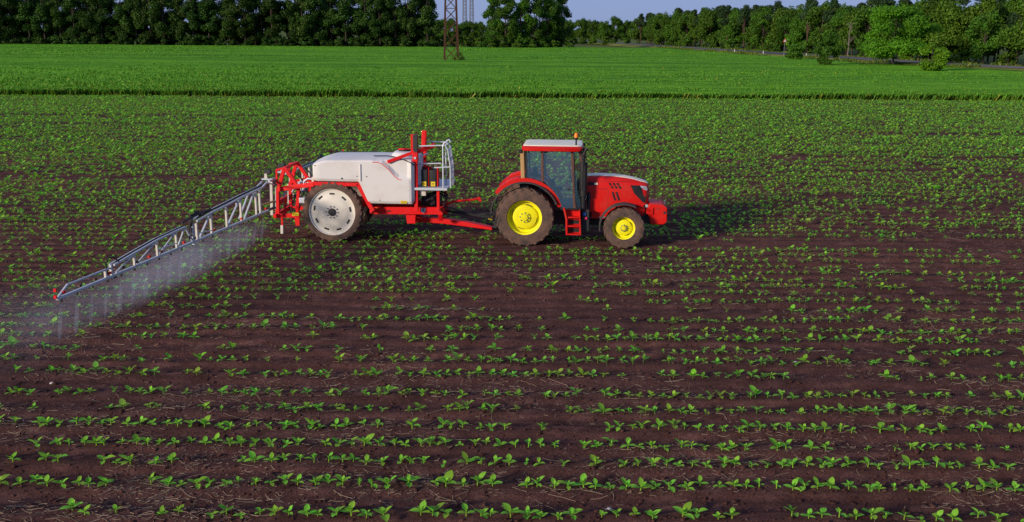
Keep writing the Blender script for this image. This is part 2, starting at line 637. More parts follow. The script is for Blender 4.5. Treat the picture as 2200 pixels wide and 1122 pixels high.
ribbon('verge', 'verge', -10, -5.6, 0.0, 0.74)
ribbon('verge', 'verge', 5.6, 12, 0.74, 0.0)
ribbon('road_shoulder', 'verge', -5.6, 5.6, 0.74)
ribbon('road', 'asphalt', -4.2, 4.2, 0.78)


def bank_z(off):
    return np.interp(off, [-10, -5.6, 5.6, 12], [0.0, 0.74, 0.74, 0.0])


def verge_weeds(n, o0, o1, seed):
    r = np.random.default_rng(seed)
    y = 100 + 260 * r.random(n) ** 1.3
    off = r.uniform(o0, o1, n)
    x = road_x(y) + off
    keep = vnoise(x * .35, y * .18, seed) > .36
    x, y, off = x[keep], y[keep], off[keep]
    n = len(x)
    h = r.uniform(.18, .5, n) * (.5 + vnoise(x * .2, y * .12, seed + 1))
    w = r.uniform(.10, .22, n)
    a = r.uniform(0, np.pi, n)
    lx, ly = r.normal(0, .12, n), r.normal(0, .12, n)
    z0 = bank_z(off) - .03
    v = np.empty((n, 4, 3))
    v[:, 0] = np.stack([x - np.cos(a) * w, y - np.sin(a) * w, z0], 1)
    v[:, 1] = np.stack([x + np.cos(a) * w, y + np.sin(a) * w, z0], 1)
    v[:, 2] = np.stack([x + np.cos(a) * w * .8 + lx, y + np.sin(a) * w * .8 + ly, z0 + h], 1)
    v[:, 3] = np.stack([x - np.cos(a) * w * .3 + lx, y - np.sin(a) * w * .3 + ly, z0 + h * .8], 1)
    t = r.uniform(.6, 1.3, (n, 1)) * np.where(r.random((n, 1)) < .45, np.array([[1.7, 1.3, 1.2]]), np.array([[.75, 1.1, .6]]))
    return v.reshape(-1, 3), np.arange(4 * n).reshape(n, 4), np.repeat(t, 4, 0)


v, f, t = merge([verge_weeds(16000, -10.5, -5.0, 61), verge_weeds(9000, 5.2, 11, 63)])
tag(np_mesh('verge_weeds', v, f, 'weed_leaf', t), 'rough weeds and yellowing grass along both sides of the road', 'weeds', kind='stuff')


# ------------------------------------------------------------------ trees
def crown_mesh(name, mat, lobes, leaf, count, seed, flat=0.0):
    """Leaf-sized faces spread through the lobes (cx,cy,cz,rx,rz); clumps lighter outside, leaving gaps."""
    r = np.random.default_rng(seed)
    lob = np.array(lobes, float)
    vol = lob[:, 3] ** 2 * lob[:, 4]
    k = r.choice(len(lob), count, p=vol / vol.sum())
    d = r.normal(size=(count, 3))
    d /= np.linalg.norm(d, axis=1)[:, None]
    rad = r.random(count) ** 0.45
    wob = 0.75 + 0.5 * vnoise(d[:, 0] * 2.6 + k * 3.1 + 50, d[:, 2] * 2.6 + d[:, 1] * 1.7 + 50, seed)
    P = lob[k, :3] + d * np.stack([lob[k, 3], lob[k, 3], lob[k, 4]], 1) * (rad * wob)[:, None]
    P[:, 2] = np.maximum(P[:, 2], 0.15)
    nrm = d * 0.8 + r.normal(size=(count, 3)) * 0.6 + np.array([0, 0, 0.35])
    nrm /= np.linalg.norm(nrm, axis=1)[:, None]
    a = np.cross(nrm, r.normal(size=(count, 3)))
    a /= np.linalg.norm(a, axis=1)[:, None]
    b = np.cross(nrm, a)
    s = leaf * r.uniform(0.55, 1.35, count)[:, None]
    V = np.empty((count, 4, 3))
    V[:, 0] = P - a * s * 0.6
    V[:, 1] = P - b * s * 0.38 + nrm * s * 0.12
    V[:, 2] = P + a * s * 0.6 - nrm * s * 0.1
    V[:, 3] = P + b * s * 0.38 + nrm * s * 0.12
    t = r.uniform(0.78, 1.22, (count, 1)) * np.ones((1, 3))
    t *= (0.85 + 0.3 * r.random(len(lob)))[k][:, None]
    t[:, 0] *= r.uniform(0.80, 1.10, count)
    T = np.repeat(t[:, None], 4, 1).reshape(-1, 3)
    me = np_mesh(name, V.reshape(-1, 3), np.arange(4 * count).reshape(count, 4), mat, T)
    return me


def trunk_mesh(name, mat, h, r0, tips, seed, fork=0.35):
    r = random.Random(seed)
    m = MB()
    mid = [(0, 0, -0.2)]
    for i in range(1, 6):
        mid.append((r.uniform(-.12, .12) * i * h / 60, r.uniform(-.12, .12) * i * h / 60, h * 0.9 * i / 5))
    m.tube(mid, r0, 7, r0 * 0.22)
    for (tx, ty, tz) in tips:
        z0 = max(h * fork * r.uniform(0.7, 1.1), tz * 0.45)
        k = z0 / (h * 0.9) * 5
        i = min(4, int(k))
        p0 = Vector(mid[i]).lerp(Vector(mid[i + 1]), k - i)
        e = Vector((tx, ty, tz))
        q = p0.lerp(e, 0.5) + Vector((r.uniform(-.3, .3), r.uniform(-.3, .3), r.uniform(-.2, .5)))
        m.tube([p0, q, e], r0 * 0.38, 5, r0 * 0.08)
    return m.build(name, mat, smooth=True)


def make_tree(name, kind, h, w, seed, leaf, count, mat, bark='bark', low=0.12):
    """Prototype: Empty > trunk, crown. The lobes give an uneven outline."""
    r = random.Random(seed)
    lobes = []
    if kind == 'pine':
        for i in range(9):
            z = h * r.uniform(0.55, 0.97)
            q = w * (1.0 - 0.5 * abs(z / h - 0.72) / 0.25) * 0.5
            a = r.uniform(0, 6.28)
            dd = r.uniform(0.1, 0.75) * q
            lobes.append((math.cos(a) * dd, math.sin(a) * dd, z, w * r.uniform(0.16, 0.26), h * r.uniform(0.035, 0.07)))
        lobes.append((0, 0, h * 0.95, w * 0.16, h * 0.06))
    elif kind == 'tall':
        for i in range(22):
            t = r.random()
            z = h * (low + (0.95 - low) * t)
            q = w * 0.5 * (0.62 + 0.5 * math.sin(math.pi * min(1, t * 0.9 + 0.12)) - 0.42 * t * t)
            a = r.uniform(0, 6.28)
            dd = q * r.uniform(0.3, 0.85)
            lobes.append((math.cos(a) * dd, math.sin(a) * dd, z, w * r.uniform(0.13, 0.24), h * r.uniform(0.05, 0.10)))
        lobes.append((0, 0, h * 0.93, w * 0.16, h * 0.07))
    else:   # round / bush
        for i in range(20 if kind == 'round' else 16):
            d = Vector((r.gauss(0, 1), r.gauss(0, 1), r.gauss(0, 1))).normalized()
            z = h * (low + (1 - low) * (0.5 + 0.40 * d.z))
            q = w * 0.5 * 0.72 * math.sqrt(max(0.12, 1 - d.z * d.z)) * r.uniform(0.65, 1.0)
            a = math.atan2(d.y, d.x)
            lobes.append((math.cos(a) * q, math.sin(a) * q, z, w * r.uniform(0.13, 0.22), h * (1 - low) * r.uniform(0.08, 0.16)))
    root = empty(name, (0, 0, 0))
    tips = [(l[0] * 0.9, l[1] * 0.9, l[2]) for l in lobes[:9]]
    tr = trunk_mesh('trunk', bark, h, max(0.06, 0.017 * h), tips, seed)
    tr.parent = root
    cr = crown_mesh('crown', mat, lobes, leaf, count, seed)
    cr.parent = root
    root['h'] = h
    return root


USED = set()


def nth(n):
    return '%d%s' % (n, 'th' if 10 <= n % 100 <= 20 else {1: 'st', 2: 'nd', 3: 'rd'}.get(n % 10, 'th'))


COUNT = {}


def num(key):
    COUNT[key] = COUNT.get(key, 0) + 1
    return nth(COUNT[key])




def put_tree(proto, name, x, y, s, label, cat, group=None, rz=None, z=0.0, sz=None):
    """First use moves the prototype; later ones copy it with its parts."""
    if proto.name not in USED:
        USED.add(proto.name)
        o, ch = proto, []
    else:
        o = proto.copy()
        COL.objects.link(o)
        for c in proto.children:
            d = c.copy()
            COL.objects.link(d)
            d.parent = o
    o.location = (x, y, z)
    o.rotation_euler = (0, 0, random.uniform(0, 6.28) if rz is None else rz)
    o.scale = (s, s, s if sz is None else sz)
    tag(o, label, cat, group)
    return o


def pick(protos):
    return random.choice(protos)


P_TALL = [make_tree('broadleaf_tree', 'tall', 19 + i % 3, 8.2 + (i % 2), 20 + i, 0.46, 8000, 'foliage_dark', low=0.05) for i in range(4)]
P_POP = [make_tree('broadleaf_tree', 'tall', 18, 7.5, 40 + i, 0.42, 8000, 'foliage_mid', low=0.06) for i in range(3)]
P_RND = [make_tree('round_crowned_tree', 'round', 11.5, 8.2, 50 + i, 0.36, 8500, 'foliage_mid', low=0.10) for i in range(4)]
P_PINE = [make_tree('pine_tree', 'pine', 14.5, 6.5, 60 + i, 0.32, 6500, 'foliage_pine', 'bark_pine') for i in range(4)]
P_LIGHT = [make_tree('young_tree', 'round', 9.0, 7.6, 70 + i, 0.34, 7000, 'foliage_light', low=0.06) for i in range(2)]
P_SHRUB = [make_tree('woodland_shrub', 'bush', 3.4, 4.6, 80 + i, 0.42, 1500, 'foliage_mid', low=0.0) for i in range(3)]
P_DSHRUB = [make_tree('woodland_shrub', 'bush', 3.6, 5.0, 90 + i, 0.5, 1400, 'foliage_dark', low=0.0) for i in range(2)]

# the long wood on the left: three ranks, the gaps of one filled by the next
for k, (yy, sp, what) in enumerate(((333, 5.2, 'front rank'), (340, 5.6, 'middle rank'), (349, 6.0, 'back rank'))):
    x = -196 + 2.1 * k
    while x < -28:
        s = random.uniform(0.86, 1.16)
        put_tree(pick(P_TALL), 'broadleaf_tree', x + random.uniform(-1.3, 1.3), yy + random.uniform(-1.5, 1.5), s,
                 '%s tall dark tree from the left in the %s of the long wood' % (num(what), what), 'tree', 'trees of the long wood')
        x += sp
x = -196
while x < -27:
    put_tree(pick(P_DSHRUB), 'woodland_shrub', x, 329.5 + random.uniform(-1, 1), random.uniform(0.7, 1.25),
             '%s low dark shrub from the left at the foot of the long wood' % num('dshrub'), 'shrub', 'shrubs under the long wood')
    x += random.uniform(3.6, 6.5)
# the block of trees right of the pylon
for (x, y, s, d) in ((-7.0, 325, 0.98, 'at the left end of'), (-2.6, 323, 1.05, 'second from the left in'), (2.2, 324, 1.02, 'at the middle front of'),
                     (6.8, 326, 1.06, 'right of the middle of'), (11.2, 330, 1.03, 'towards the right end of'), (15.4, 335, 0.98, 'at the rounded right end of')):
    put_tree(pick(P_POP), 'broadleaf_tree', x, y, s, 'tall leafy tree %s the tree block beside the pylon' % d, 'tree', 'trees of the block beside the pylon')
for x in (-6, -1, 4, 9, 13.5, 17):
    put_tree(pick(P_TALL), 'broadleaf_tree', x, 336 + random.uniform(-2, 4) + max(0, x - 8) * 0.6, 0.86,
             '%s dark tree from the left at the back of the tree block beside the pylon' % num('blk'), 'tree', 'rear trees of the block beside the pylon')
for x in (-10.5, -6.5, -3, 1.5, 6, 10, 14, 19):
    put_tree(pick(P_SHRUB), 'woodland_shrub', x, 320.5 + max(0, x) * 0.45, random.uniform(0.6, 1.0),
             '%s green shrub from the left along the foot of the tree block' % num('blks'), 'shrub', 'shrubs under the tree block')
# lower trees seen through the gap behind the pylon
for k, yy in enumerate((420, 432)):
    for x in np.arange(-52, -2, 5.0):
        put_tree(pick(P_RND), 'round_crowned_tree', x + random.uniform(-1.5, 1.5) + 2 * k, yy, random.uniform(0.80, 0.95),
                 '%s distant tree from the left in the %s of the gap behind the pylon' % (num('gap%d' % k), ('nearer row' if k == 0 else 'farther row')), 'tree', 'distant trees in the gap')
for x in np.arange(-27, -8, 3.2):
    put_tree(pick(P_SHRUB), 'woodland_shrub', x, 337 + random.uniform(-2, 3), random.uniform(0.9, 1.4),
             '%s bright shrub from the left between the long wood and the tree block' % num('gaps'), 'shrub', 'shrubs in the gap')


def screen_x(x, y):
    return 1100 + 2050 * x / (y * 0.972 + 1.4)


# the wood along the road on the right: ranks behind the road
for k, (off, sp) in enumerate(((12, 6.0), (17.5, 6.4), (25, 7.0), (34, 7.5))):
    y = 150.0
    while y < 470:
        x = float(road_x(y)) + off + random.uniform(-1.5, 1.5)
        if screen_x(x, y) < 2330:
            rnk = ('roadside', 'second', 'third', 'rear')[k]
            q = random.random()
            up = float(np.interp(y, [150, 350], [1.08, 1.20]))
            if q < (0.25 if k == 0 else 0.5):
                put_tree(pick(P_PINE), 'pine_tree', x, y, random.uniform(0.86, 1.02) * float(np.interp(y, [150, 350], [1.0, 1.05])), '%s dark pine from the near end, %s rank of the roadside wood' % (num('pine' + rnk), rnk),
                         'pine', 'pines of the roadside wood')
            else:
                put_tree(pick(P_RND), 'round_crowned_tree', x, y, random.uniform(0.82, 1.06) * up, '%s green leafy tree from the near end, %s rank of the roadside wood' % (num('leafy' + rnk), rnk),
                         'tree', 'leafy trees of the roadside wood')
        y += sp * random.uniform(0.85, 1.15) * (0.8 + y / 900)
for y in np.arange(155, 420, 7.0):
    x = float(road_x(y)) + 9.0 + random.uniform(-1, 1)
    if screen_x(x, y) < 2330 and random.random() < 0.75:
        put_tree(pick(P_SHRUB), 'woodland_shrub', x, y, random.uniform(0.55, 1.1), '%s low green shrub from the near end at the edge of the roadside wood' % num('rsh'), 'shrub', 'shrubs at the edge of the roadside wood')
# far wood that closes the view along the road
for k in range(2):
    for x in np.arange(16, 72, 5.5):
        put_tree(pick(P_RND), 'round_crowned_tree', x + 2.5 * k, 470 + 12 * k + (70 - x) * 0.3, random.uniform(0.95, 1.15),
                 '%s small far tree from the left, %s of the wood closing the road' % (num('far%d' % k), 'front row' if k == 0 else 'back row'), 'tree', 'far trees closing the road')
for x in np.arange(18, 52, 4.5):
    put_tree(pick(P_SHRUB), 'woodland_shrub', x, 440 + random.uniform(-10, 10), random.uniform(0.8, 1.3), '%s far shrub from the left on the meadow where the road turns' % num('fsh'), 'shrub', 'far shrubs where the road turns')

# the single bushes and trees between wheat and road
big = make_tree('roadside_tree', 'round', 10.8, 15.5, 101, 0.30, 20000, 'foliage_light', low=0.10)
put_tree(big, 'roadside_tree', 66.6, 171.0, 1.0, 'wide bright green tree standing alone in front of the road', 'tree')
b2 = make_tree('roadside_bush', 'bush', 4.9, 5.6, 102, 0.26, 5200, 'foliage_light', low=0.0)
put_tree(b2, 'roadside_bush', 62.6, 146.0, 1.0, 'yellow-green bush in front of the wide bright tree by the road', 'bush')
b3 = make_tree('roadside_bush', 'bush', 6.2, 5.2, 103, 0.28, 5200, 'foliage_mid', low=0.0)
put_tree(b3, 'roadside_bush', 54.5, 169.0, 1.0, 'dark-footed green bush between the wheat and the road', 'bush')
b4 = make_tree('roadside_bush', 'bush', 3.8, 4.6, 104, 0.30, 3200, 'foliage_mid', low=0.0)
put_tree(b4, 'roadside_bush', 59.0, 204.0, 1.0, 'small round bush below the road sign', 'bush')
for i, (x, y, s, lb) in enumerate(((68.0, 196, 0.9, 'slender young tree behind the dark-footed bush'), (80.0, 214, 1.0, 'light young tree at the wood edge behind the sign'),
                                   (78.0, 268, 1.0, 'pale young tree at the edge of the roadside wood, farthest one'))):
    put_tree(P_LIGHT[i % 2], 'young_tree', x + (12 if i == 0 else 0), y, s, lb, 'tree')
# a dead grey tree among them
m = MB()
m.tube([(0, 0, 0), (0.15, 0, 3), (0.05, 0.1, 6), (0.3, 0, 8.4)], 0.16, 7, 0.03)
rd = random.Random(5)
for i in range(26):
    z = rd.uniform(2.6, 8)
    a = rd.uniform(0, 6.28)
    l = rd.uniform(0.8, 2.2)
    p = Vector((0.1, 0, z))
    e = p + Vector((math.cos(a) * l, math.sin(a) * l, rd.uniform(0.3, 1.4)))
    m.tube([p, p.lerp(e, .5) + Vector((0, 0, .15)), e], 0.05, 5, 0.012)
dead = m.build('dead_tree', 'dead_wood', smooth=True)
dead.location = (65.5 + 12.5, 228, 0.1)
tag(dead, 'bare grey dead tree against the roadside wood', 'tree')


# ------------------------------------------------------------------ pylons
def lattice(name, mat, h, w0, w1, panels, leg, br, loc, rz, label, cross=(), vis=None, group=None):
    """Square lattice mast: four legs, X-braces, crossarms with insulators."""
    root = empty(name, loc, rz)
    tag(root, label, 'pylon', group)

    def wid(z):
        return w0 + (w1 - w0) * z / h
    for sx in (-1, 1):
        for sy in (-1, 1):
            MB().bar((sx * w0 / 2, sy * w0 / 2, -0.1), (sx * w1 / 2, sy * w1 / 2, h), leg).build('leg', mat, root)
    zs = [0.25]
    while zs[-1] < h - 0.4:
        zs.append(min(h, zs[-1] + wid(zs[-1]) * 0.98 + 0.05))
    for i in range(len(zs) - 1):
        a, b = zs[i], zs[i + 1]
        wa, wb = wid(a) / 2, wid(b) / 2
        for s in (-1, 1):
            for p, q in (((-wa, s * wa, a), (wb, s * wb, b)), ((wa, s * wa, a), (-wb, s * wb, b)),
                         ((s * wa, -wa, a), (s * wb, wb, b)), ((s * wa, wa, a), (s * wb, -wb, b))):
                MB().bar(p, q, br).build('brace', mat, root)
        if i % 4 == 0:
            m = MB()
            for s in (-1, 1):
                m.bar((-wa, s * wa, a), (wa, s * wa, a), br)
                m.bar((s * wa, -wa, a), (s * wa, wa, a), br)
            m.build('belt', mat, root)
    for z, L, side in cross:
        m = MB()
        for s in side:
            for sy in (-1, 1):
                m.bar((0, sy * wid(z) / 2, z), (s * L, 0, z + 0.1), br * 1.2)
                m.bar((0, sy * wid(z) / 2, z + 1.0), (s * L, 0, z + 0.15), br)
        ca = m.build('crossarm', mat, root)
        for s in side:
            MB().tube([(s * L, 0, z), (s * L, 0, z - 0.9)], 0.10, 8).build('insulator', 'dark_metal', ca)
    return root


lattice('pylon', 'rust', 27, 2.55, 1.2, 0, 0.20, 0.085, (-11.6, 182.3, 0.25), R(8), 'rusty brown lattice pylon standing alone in the green wheat',
        ((19, 3.4, (-1, 1)), (22.5, 2.6, (-1,)), (25.5, 2.2, (1,))))
lattice('pylon', 'grey_steel', 30, 1.75, 1.1, 0, 0.16, 0.08, (-21.6, 436, 0), R(20), 'thin grey lattice pylon far behind the gap, left one of the pair', ((21.2, 1.6, (-1,)), (25, 2.2, (1, -1))), group='far grey pylons')
lattice('pylon', 'grey_steel', 30, 1.75, 1.1, 0, 0.16, 0.08, (-18.9, 444, 0), R(20), 'thin grey lattice pylon far behind the gap, right one with an arm', ((23.0, 3.0, (1,)),), group='far grey pylons')
pb = make_tree('dry_bush', 'bush', 2.0, 2.6, 120, 0.22, 1100, 'weed_leaf', low=0.0)
pb.children[1].data.materials[0] = MATS['pink_bush']
put_tree(pb, 'dry_bush', -10.2, 181.4, 1.0, 'dry reddish bush at the foot of the rusty pylon', 'bush')

# road sign and marker posts
sg = empty('road_sign', (61.5, 222, 0.1))
tag(sg, 'red-rimmed white triangular road sign above the small round bush', 'sign')
MB().tube([(0, 0, 0), (0, 0, 4.6)], 0.05, 8).build('pole', 'grey_steel', sg)
tri = [(-0.55, 3.7), (0.55, 3.7), (0, 4.65)]
MB().prism(tri, -0.075, -0.055).build('plate', 'red', sg)
MB().prism([(-0.36, 3.81), (0.36, 3.81), (0, 4.43)], -0.085, -0.072).build('face', 'sign_white', sg)
sg.rotation_euler = (0, 0, R(20))
for (x, y, d) in ((62.6, 268, 'farthest of the three'), (61.6, 247, 'middle of the three'), (59.0, 221, 'nearest of the three')):
    mp = empty('marker_post', (float(road_x(y)) - 5.3, y, 0.73))
    tag(mp, 'small white marker post on the verge beside the road, %s' % d, 'post', 'white posts along the road')
    mp.scale = (.7, .7, .7)
    MB().box(-.10, .10, -.06, .06, 0, 1.0).build('post', 'sign_white', mp, bevel=0.02)
    MB().box(-.102, .102, -.062, .062, 0.72, 0.86).build('band', 'black_plastic', mp)


# ------------------------------------------------------------------ wheels
def make_wheel(root, c, rt, w, rr, rim_mat, side, lugs, kind, off=(0, 0, 0)):
    """Wheel centred at c (x, y, z): disc mesh with tyre and hub below it. side -1 faces the camera side."""
    cx, cy, cz = c
    s = side
    h = w / 2
    loc = (cx - off[0], cy - off[1], cz - off[2])
    disc = MB()
    if kind == 'sprayer':
        prof = [(rr, -h * .95), (rr, -h * .9), (rr * .97, -h * .86), (rr * .945, -h * .64), (rr * .90, -h * .58), (rr * .83, -h * .60), (rr * .72, -h * .64), (rr * .69, -h * .72),
                (rr * .50, -h * .80), (rr * .30, -h * .83), (0.02, -h * .84)]
    else:
        prof = [(rr, -h * .92), (rr, -h * .72), (rr * .93, -h * .66), (rr * .90, -h * .12), (rr * .84, -h * .02), (rr * .73, -h * .05), (rr * .68, -h * .34),
                (rr * .50, -h * .46), (rr * .36, -h * .44), (0.02, -h * .44)]
    disc.lathe([(r, y * -s) for r, y in prof], (0, 0, 0), 56)
    disc.lathe([(rr, -h * .92 * -s), (rr * 1.01, 0), (rr, h * .92 * -s), (rr * .9, h * .7 * -s), (rr * .86, 0.0)], (0, 0, 0), 56)
    wh = disc.build('wheel', rim_mat, root, smooth=True, angle=30)
    wh.location = loc
    # tyre
    tp = [(rr * .995, -h * .90), (rr * 1.03, -h * .98), (rr + (rt - rr) * .30, -h * 1.02), (rr + (rt - rr) * .62, -h * .99), (rt * .955, -h * .90), (rt * .972, -h * .6),
          (rt * .978, 0), (rt * .972, h * .6), (rt * .955, h * .90), (rr + (rt - rr) * .62, h * .99), (rr + (rt - rr) * .30, h * 1.02), (rr * 1.03, h * .98), (rr * .995, h * .90)]
    t = MB()
    t.lathe(tp, (0, 0, 0), 64)
    for i in range(lugs):
        for d in (-1, 1):
            a = 2 * math.pi * (i + (0.5 if d > 0 else 0)) / lugs
            da = 0.42 * w / rt
            lw = 0.20 * 2 * math.pi / lugs
            q = []
            for (yy, aa) in ((d * h * 1.0, 0.0), (d * h * 0.55, da * .55), (-d * h * 0.06, da)):
                lo = rt * (.93 if abs(yy) > h * .9 else .965)
                hi = rt * (.985 if abs(yy) > h * .9 else 1.0)
                for rad, ee in ((lo, -lw), (hi, -lw * .7), (hi, lw * .7), (lo, lw)):
                    ang = a + aa + ee
                    q.append((rad * math.cos(ang), yy, rad * math.sin(ang)))
            f = [(0, 1, 2, 3), (8, 9, 10, 11)]
            for k in (0, 4):
                f += [(k, k + 1, k + 5, k + 4), (k + 1, k + 2, k + 6, k + 5), (k + 2, k + 3, k + 7, k + 6)]
            t.add(q, f)
    t.build('tyre', 'tyre', wh, smooth=True, angle=35)
    # hub with bolts
    hb = MB()
    base = -h * (.84 if kind == 'sprayer' else .44) * -s
    o = 1 * s
    if kind == 'sprayer':
        hb.lathe([(rr * .165, base), (rr * .165, base + o * .02), (rr * .12, base + o * .032), (0.0, base + o * .036)], (0, 0, 0), 20)
        hb.build('hub', 'dark_metal', wh, smooth=True)
        n, rb = 10, rr * .245
    else:
        hb.lathe([(rr * .34, base), (rr * .33, base + o * .03), (rr * .20, base + o * .04), (rr * .18, base + o * .07), (0.0, base + o * .075)], (0, 0, 0), 28)
        hb.build('hub', rim_mat, wh, smooth=True)
        n, rb = 8, rr * .26
    for i in range(n):
        a = 2 * math.pi * i / n
        b = MB()
        yb = base + (o * .03 if kind != 'sprayer' else 0)
        b.lathe([(0.018, 0), (0.018, o * .03), (0.0, o * .032)], (rb * math.cos(a), yb, rb * math.sin(a)), 6)
        b.build('bolt', 'grey_steel', wh)
    if kind == 'sprayer':
        for i in range(9):
            a = 2 * math.pi * (i + 0.2) / 9
            m = MB()
            pts_in, pts_out = [], []
            for q in np.linspace(-.13, .13, 6):
                for rad, L in ((rr * .745, pts_in), (rr * .81, pts_out)):
                    L.append((rad * math.cos(a + q), rad * math.sin(a + q)))
            outl = pts_in + pts_out[::-1]
            yb = -h * .625 * -s
            m.prism(outl, yb - .012, yb + .012)
            m.build('slot', 'black_plastic', wh)
    else:
        for i in range(4):
            a = 2 * math.pi * (i + 0.35) / 4
            pts_in, pts_out = [], []
            for q in np.linspace(-.24, .24, 8):
                pts_in.append((rr * .70 * math.cos(a + q), rr * .70 * math.sin(a + q)))
                pts_out.append((rr * .735 * math.cos(a + q), rr * .735 * math.sin(a + q)))
            yb = -h * .10 * -s
            m = MB().prism(pts_in + pts_out[::-1], yb - .03, yb + .02)
            m.build('slot', 'black_plastic', wh)
    wh.rotation_euler = (0, random.uniform(0, 1), 0)
    return wh


# ------------------------------------------------------------------ tractor (x forward, -y the side seen)
TH = R(-4.4)
O = Vector((0.417, 27.623, 0.0))
EX = Vector((math.cos(TH), math.sin(TH), 0))
EY = Vector((-math.sin(TH), math.cos(TH), 0))
tractor = empty('tractor', O, TH)
tag(tractor, 'red tractor with white roof and yellow wheel rims towing the sprayer', 'tractor')
for s in (-1, 1):
    make_wheel(tractor, (0, s * .72, .82), .835, .46, .50, 'rim_yellow', s, 22, 'tractor')
    make_wheel(tractor, (2.82, s * .76, .575), .585, .38, .325, 'rim_yellow', s, 18, 'tractor')

# chassis and axles
m = MB()
m.box(-.55, 1.9, -.30, .30, .52, 1.12)
m.box(1.9, 3.42, -.22, .22, .50, .98)
m.tube([(0, -.52, .82), (0, .52, .82)], .16, 14)
m.tube([(2.82, -.62, .575), (2.82, .62, .575)], .085, 12)
m.box(2.6, 3.05, -.16, .16, .42, .62)
m.box(-.95, -.5, -.12, .12, .36, .50)
m.build('chassis', 'dark_metal', tractor, bevel=.02)
MB().box(3.3, 3.62, -.30, .30, .62, 1.0).build('front_bracket', 'dark_metal', tractor, bevel=.02)


# bonnet: lofted sections
def hood_ring(x, hw, zb, zt, sh):
    pts = []
    for y, z in ((-hw, zb), (-hw * 1.02, zb + (zt - zb) * .45), (-hw, zt - sh * 1.2), (-hw * .93, zt - sh * .55), (-hw * .74, zt - sh * .12), (-hw * .4, zt),
                 (0, zt + .008), (hw * .4, zt), (hw * .74, zt - sh * .12), (hw * .93, zt - sh * .55), (hw, zt - sh * 1.2), (hw * 1.02, zb + (zt - zb) * .45), (hw, zb)):
        pts.append((x, y, z))
    return pts


HS = [(1.76, .43, .95, 2.005, .12), (2.1, .435, .93, 2.02, .12), (2.5, .43, .93, 2.01, .125), (2.85, .42, .98, 1.975, .13), (3.1, .405, 1.10, 1.93, .13),
      (3.3, .385, 1.14, 1.875, .13), (3.42, .36, 1.16, 1.845, .10), (3.49, .325, 1.20, 1.805, .09), (3.52, .28, 1.24, 1.75, .06)]
HS = [(x, hw, zb, zt - .045, sh) for x, hw, zb, zt, sh in HS]
hood = MB().loft([hood_ring(*h) for h in HS]).build('bonnet', 'red', tractor, smooth=True, angle=50)
st = []
for x, hw, zb, zt, sh in HS[:-1]:
    k = hw * (.58 if x < 3.2 else .62)
    st.append([(x, -k, zt - sh * .10 - .03), (x, -k, zt - sh * .10 + .014), (x, -k * .5, zt + .016), (x, 0, zt + .022), (x, k * .5, zt + .016), (x, k, zt - sh * .10 + .014), (x, k, zt - sh * .10 - .03)])
MB().loft(st).build('white_stripe', 'white_paint', hood, smooth=True, angle=60)
for s in (-1, 1):
    # dark nose panel with a headlight, slatted vents and seams
    y0, y1 = (-.425, -.30) if s < 0 else (.30, .425)
    g = MB()
    outl = [(2.99, 1.735), (3.22, 1.725), (3.46, 1.70), (3.50, 1.62), (3.47, 1.44), (3.42, 1.22), (3.36, 1.24), (3.10, 1.50)]
    def gy(x):
        return s * (float(np.interp(x, [2.85, 3.1, 3.3, 3.42, 3.49, 3.52], [.432, .418, .398, .372, .336, .29])) + .004)
    vv = [(x, gy(x), z) for x, z in outl] + [(x, gy(x) - s * .06, z) for x, z in outl]
    n = len(outl)
    g.add(vv, [tuple(range(n)), tuple(reversed(range(n, 2 * n)))] + [(i, i + n, (i + 1) % n + n, (i + 1) % n) for i in range(n)])
    gr = g.build('grille_panel', 'black_plastic', hood)
    l = MB()
    outl = [(3.26, 1.72), (3.45, 1.698), (3.485, 1.63), (3.475, 1.575), (3.40, 1.60), (3.30, 1.665)]
    vv = [(x, gy(x) + s * .006, z) for x, z in outl] + [(x, gy(x) - s * .05, z) for x, z in outl]
    n = len(outl)
    l.add(vv, [tuple(range(n)), tuple(reversed(range(n, 2 * n)))] + [(i, i + n, (i + 1) % n + n, (i + 1) % n) for i in range(n)])
    l.build('headlight', 'lamp_chrome', gr)
    ys = s * .4385
    for r_, (z, xx) in enumerate(((1.755, (2.36, 2.47, 2.58)), (1.665, (2.42, 2.53, 2.64)))):
        for x in xx:
            MB().prism([(x, z + .04), (x + .05, z + .04), (x + .09, z - .03), (x + .04, z - .03)], ys - .012, ys + .012).build('vent', 'black_plastic', hood)
    for x in (2.46, 2.57):
        MB().prism([(x, 1.53), (x + .05, 1.53), (x + .13, 1.29), (x + .08, 1.29)], ys - .012, ys + .012).build('vent', 'black_plastic', hood)
    MB().prism([(1.78, 1.80), (2.02, 1.80), (2.06, 1.76), (1.98, 1.72), (1.78, 1.72)], s * .44 - .01, s * .44 + .01).build('side_recess', 'black_plastic', hood)
    MB().box(1.96, 2.06, s * .452 - .006, s * .452 + .006, 1.735, 1.79).build('side_badge', 'white_paint', hood)
    MB().box(2.04, 2.34, s * .446 - .003, s * .446 + .003, 1.612, 1.620).build('seam', 'dark_metal', hood)
MB().prism([(3.50, 1.60), (3.528, 1.60), (3.52, 1.28), (3.49, 1.24)], -.21, .21).build('front_grille', 'black_plastic', hood)
# lower side panels behind the front wheel
for s in (-1, 1):
    MB().prism([(1.9, .96), (3.0, 1.0), (3.36, 1.16), (3.44, 1.05), (3.40, .86), (2.4, .74), (1.9, .74)], s * .36 - .03, s * .36 + .03).build('side_panel', 'red', tractor, bevel=.01)

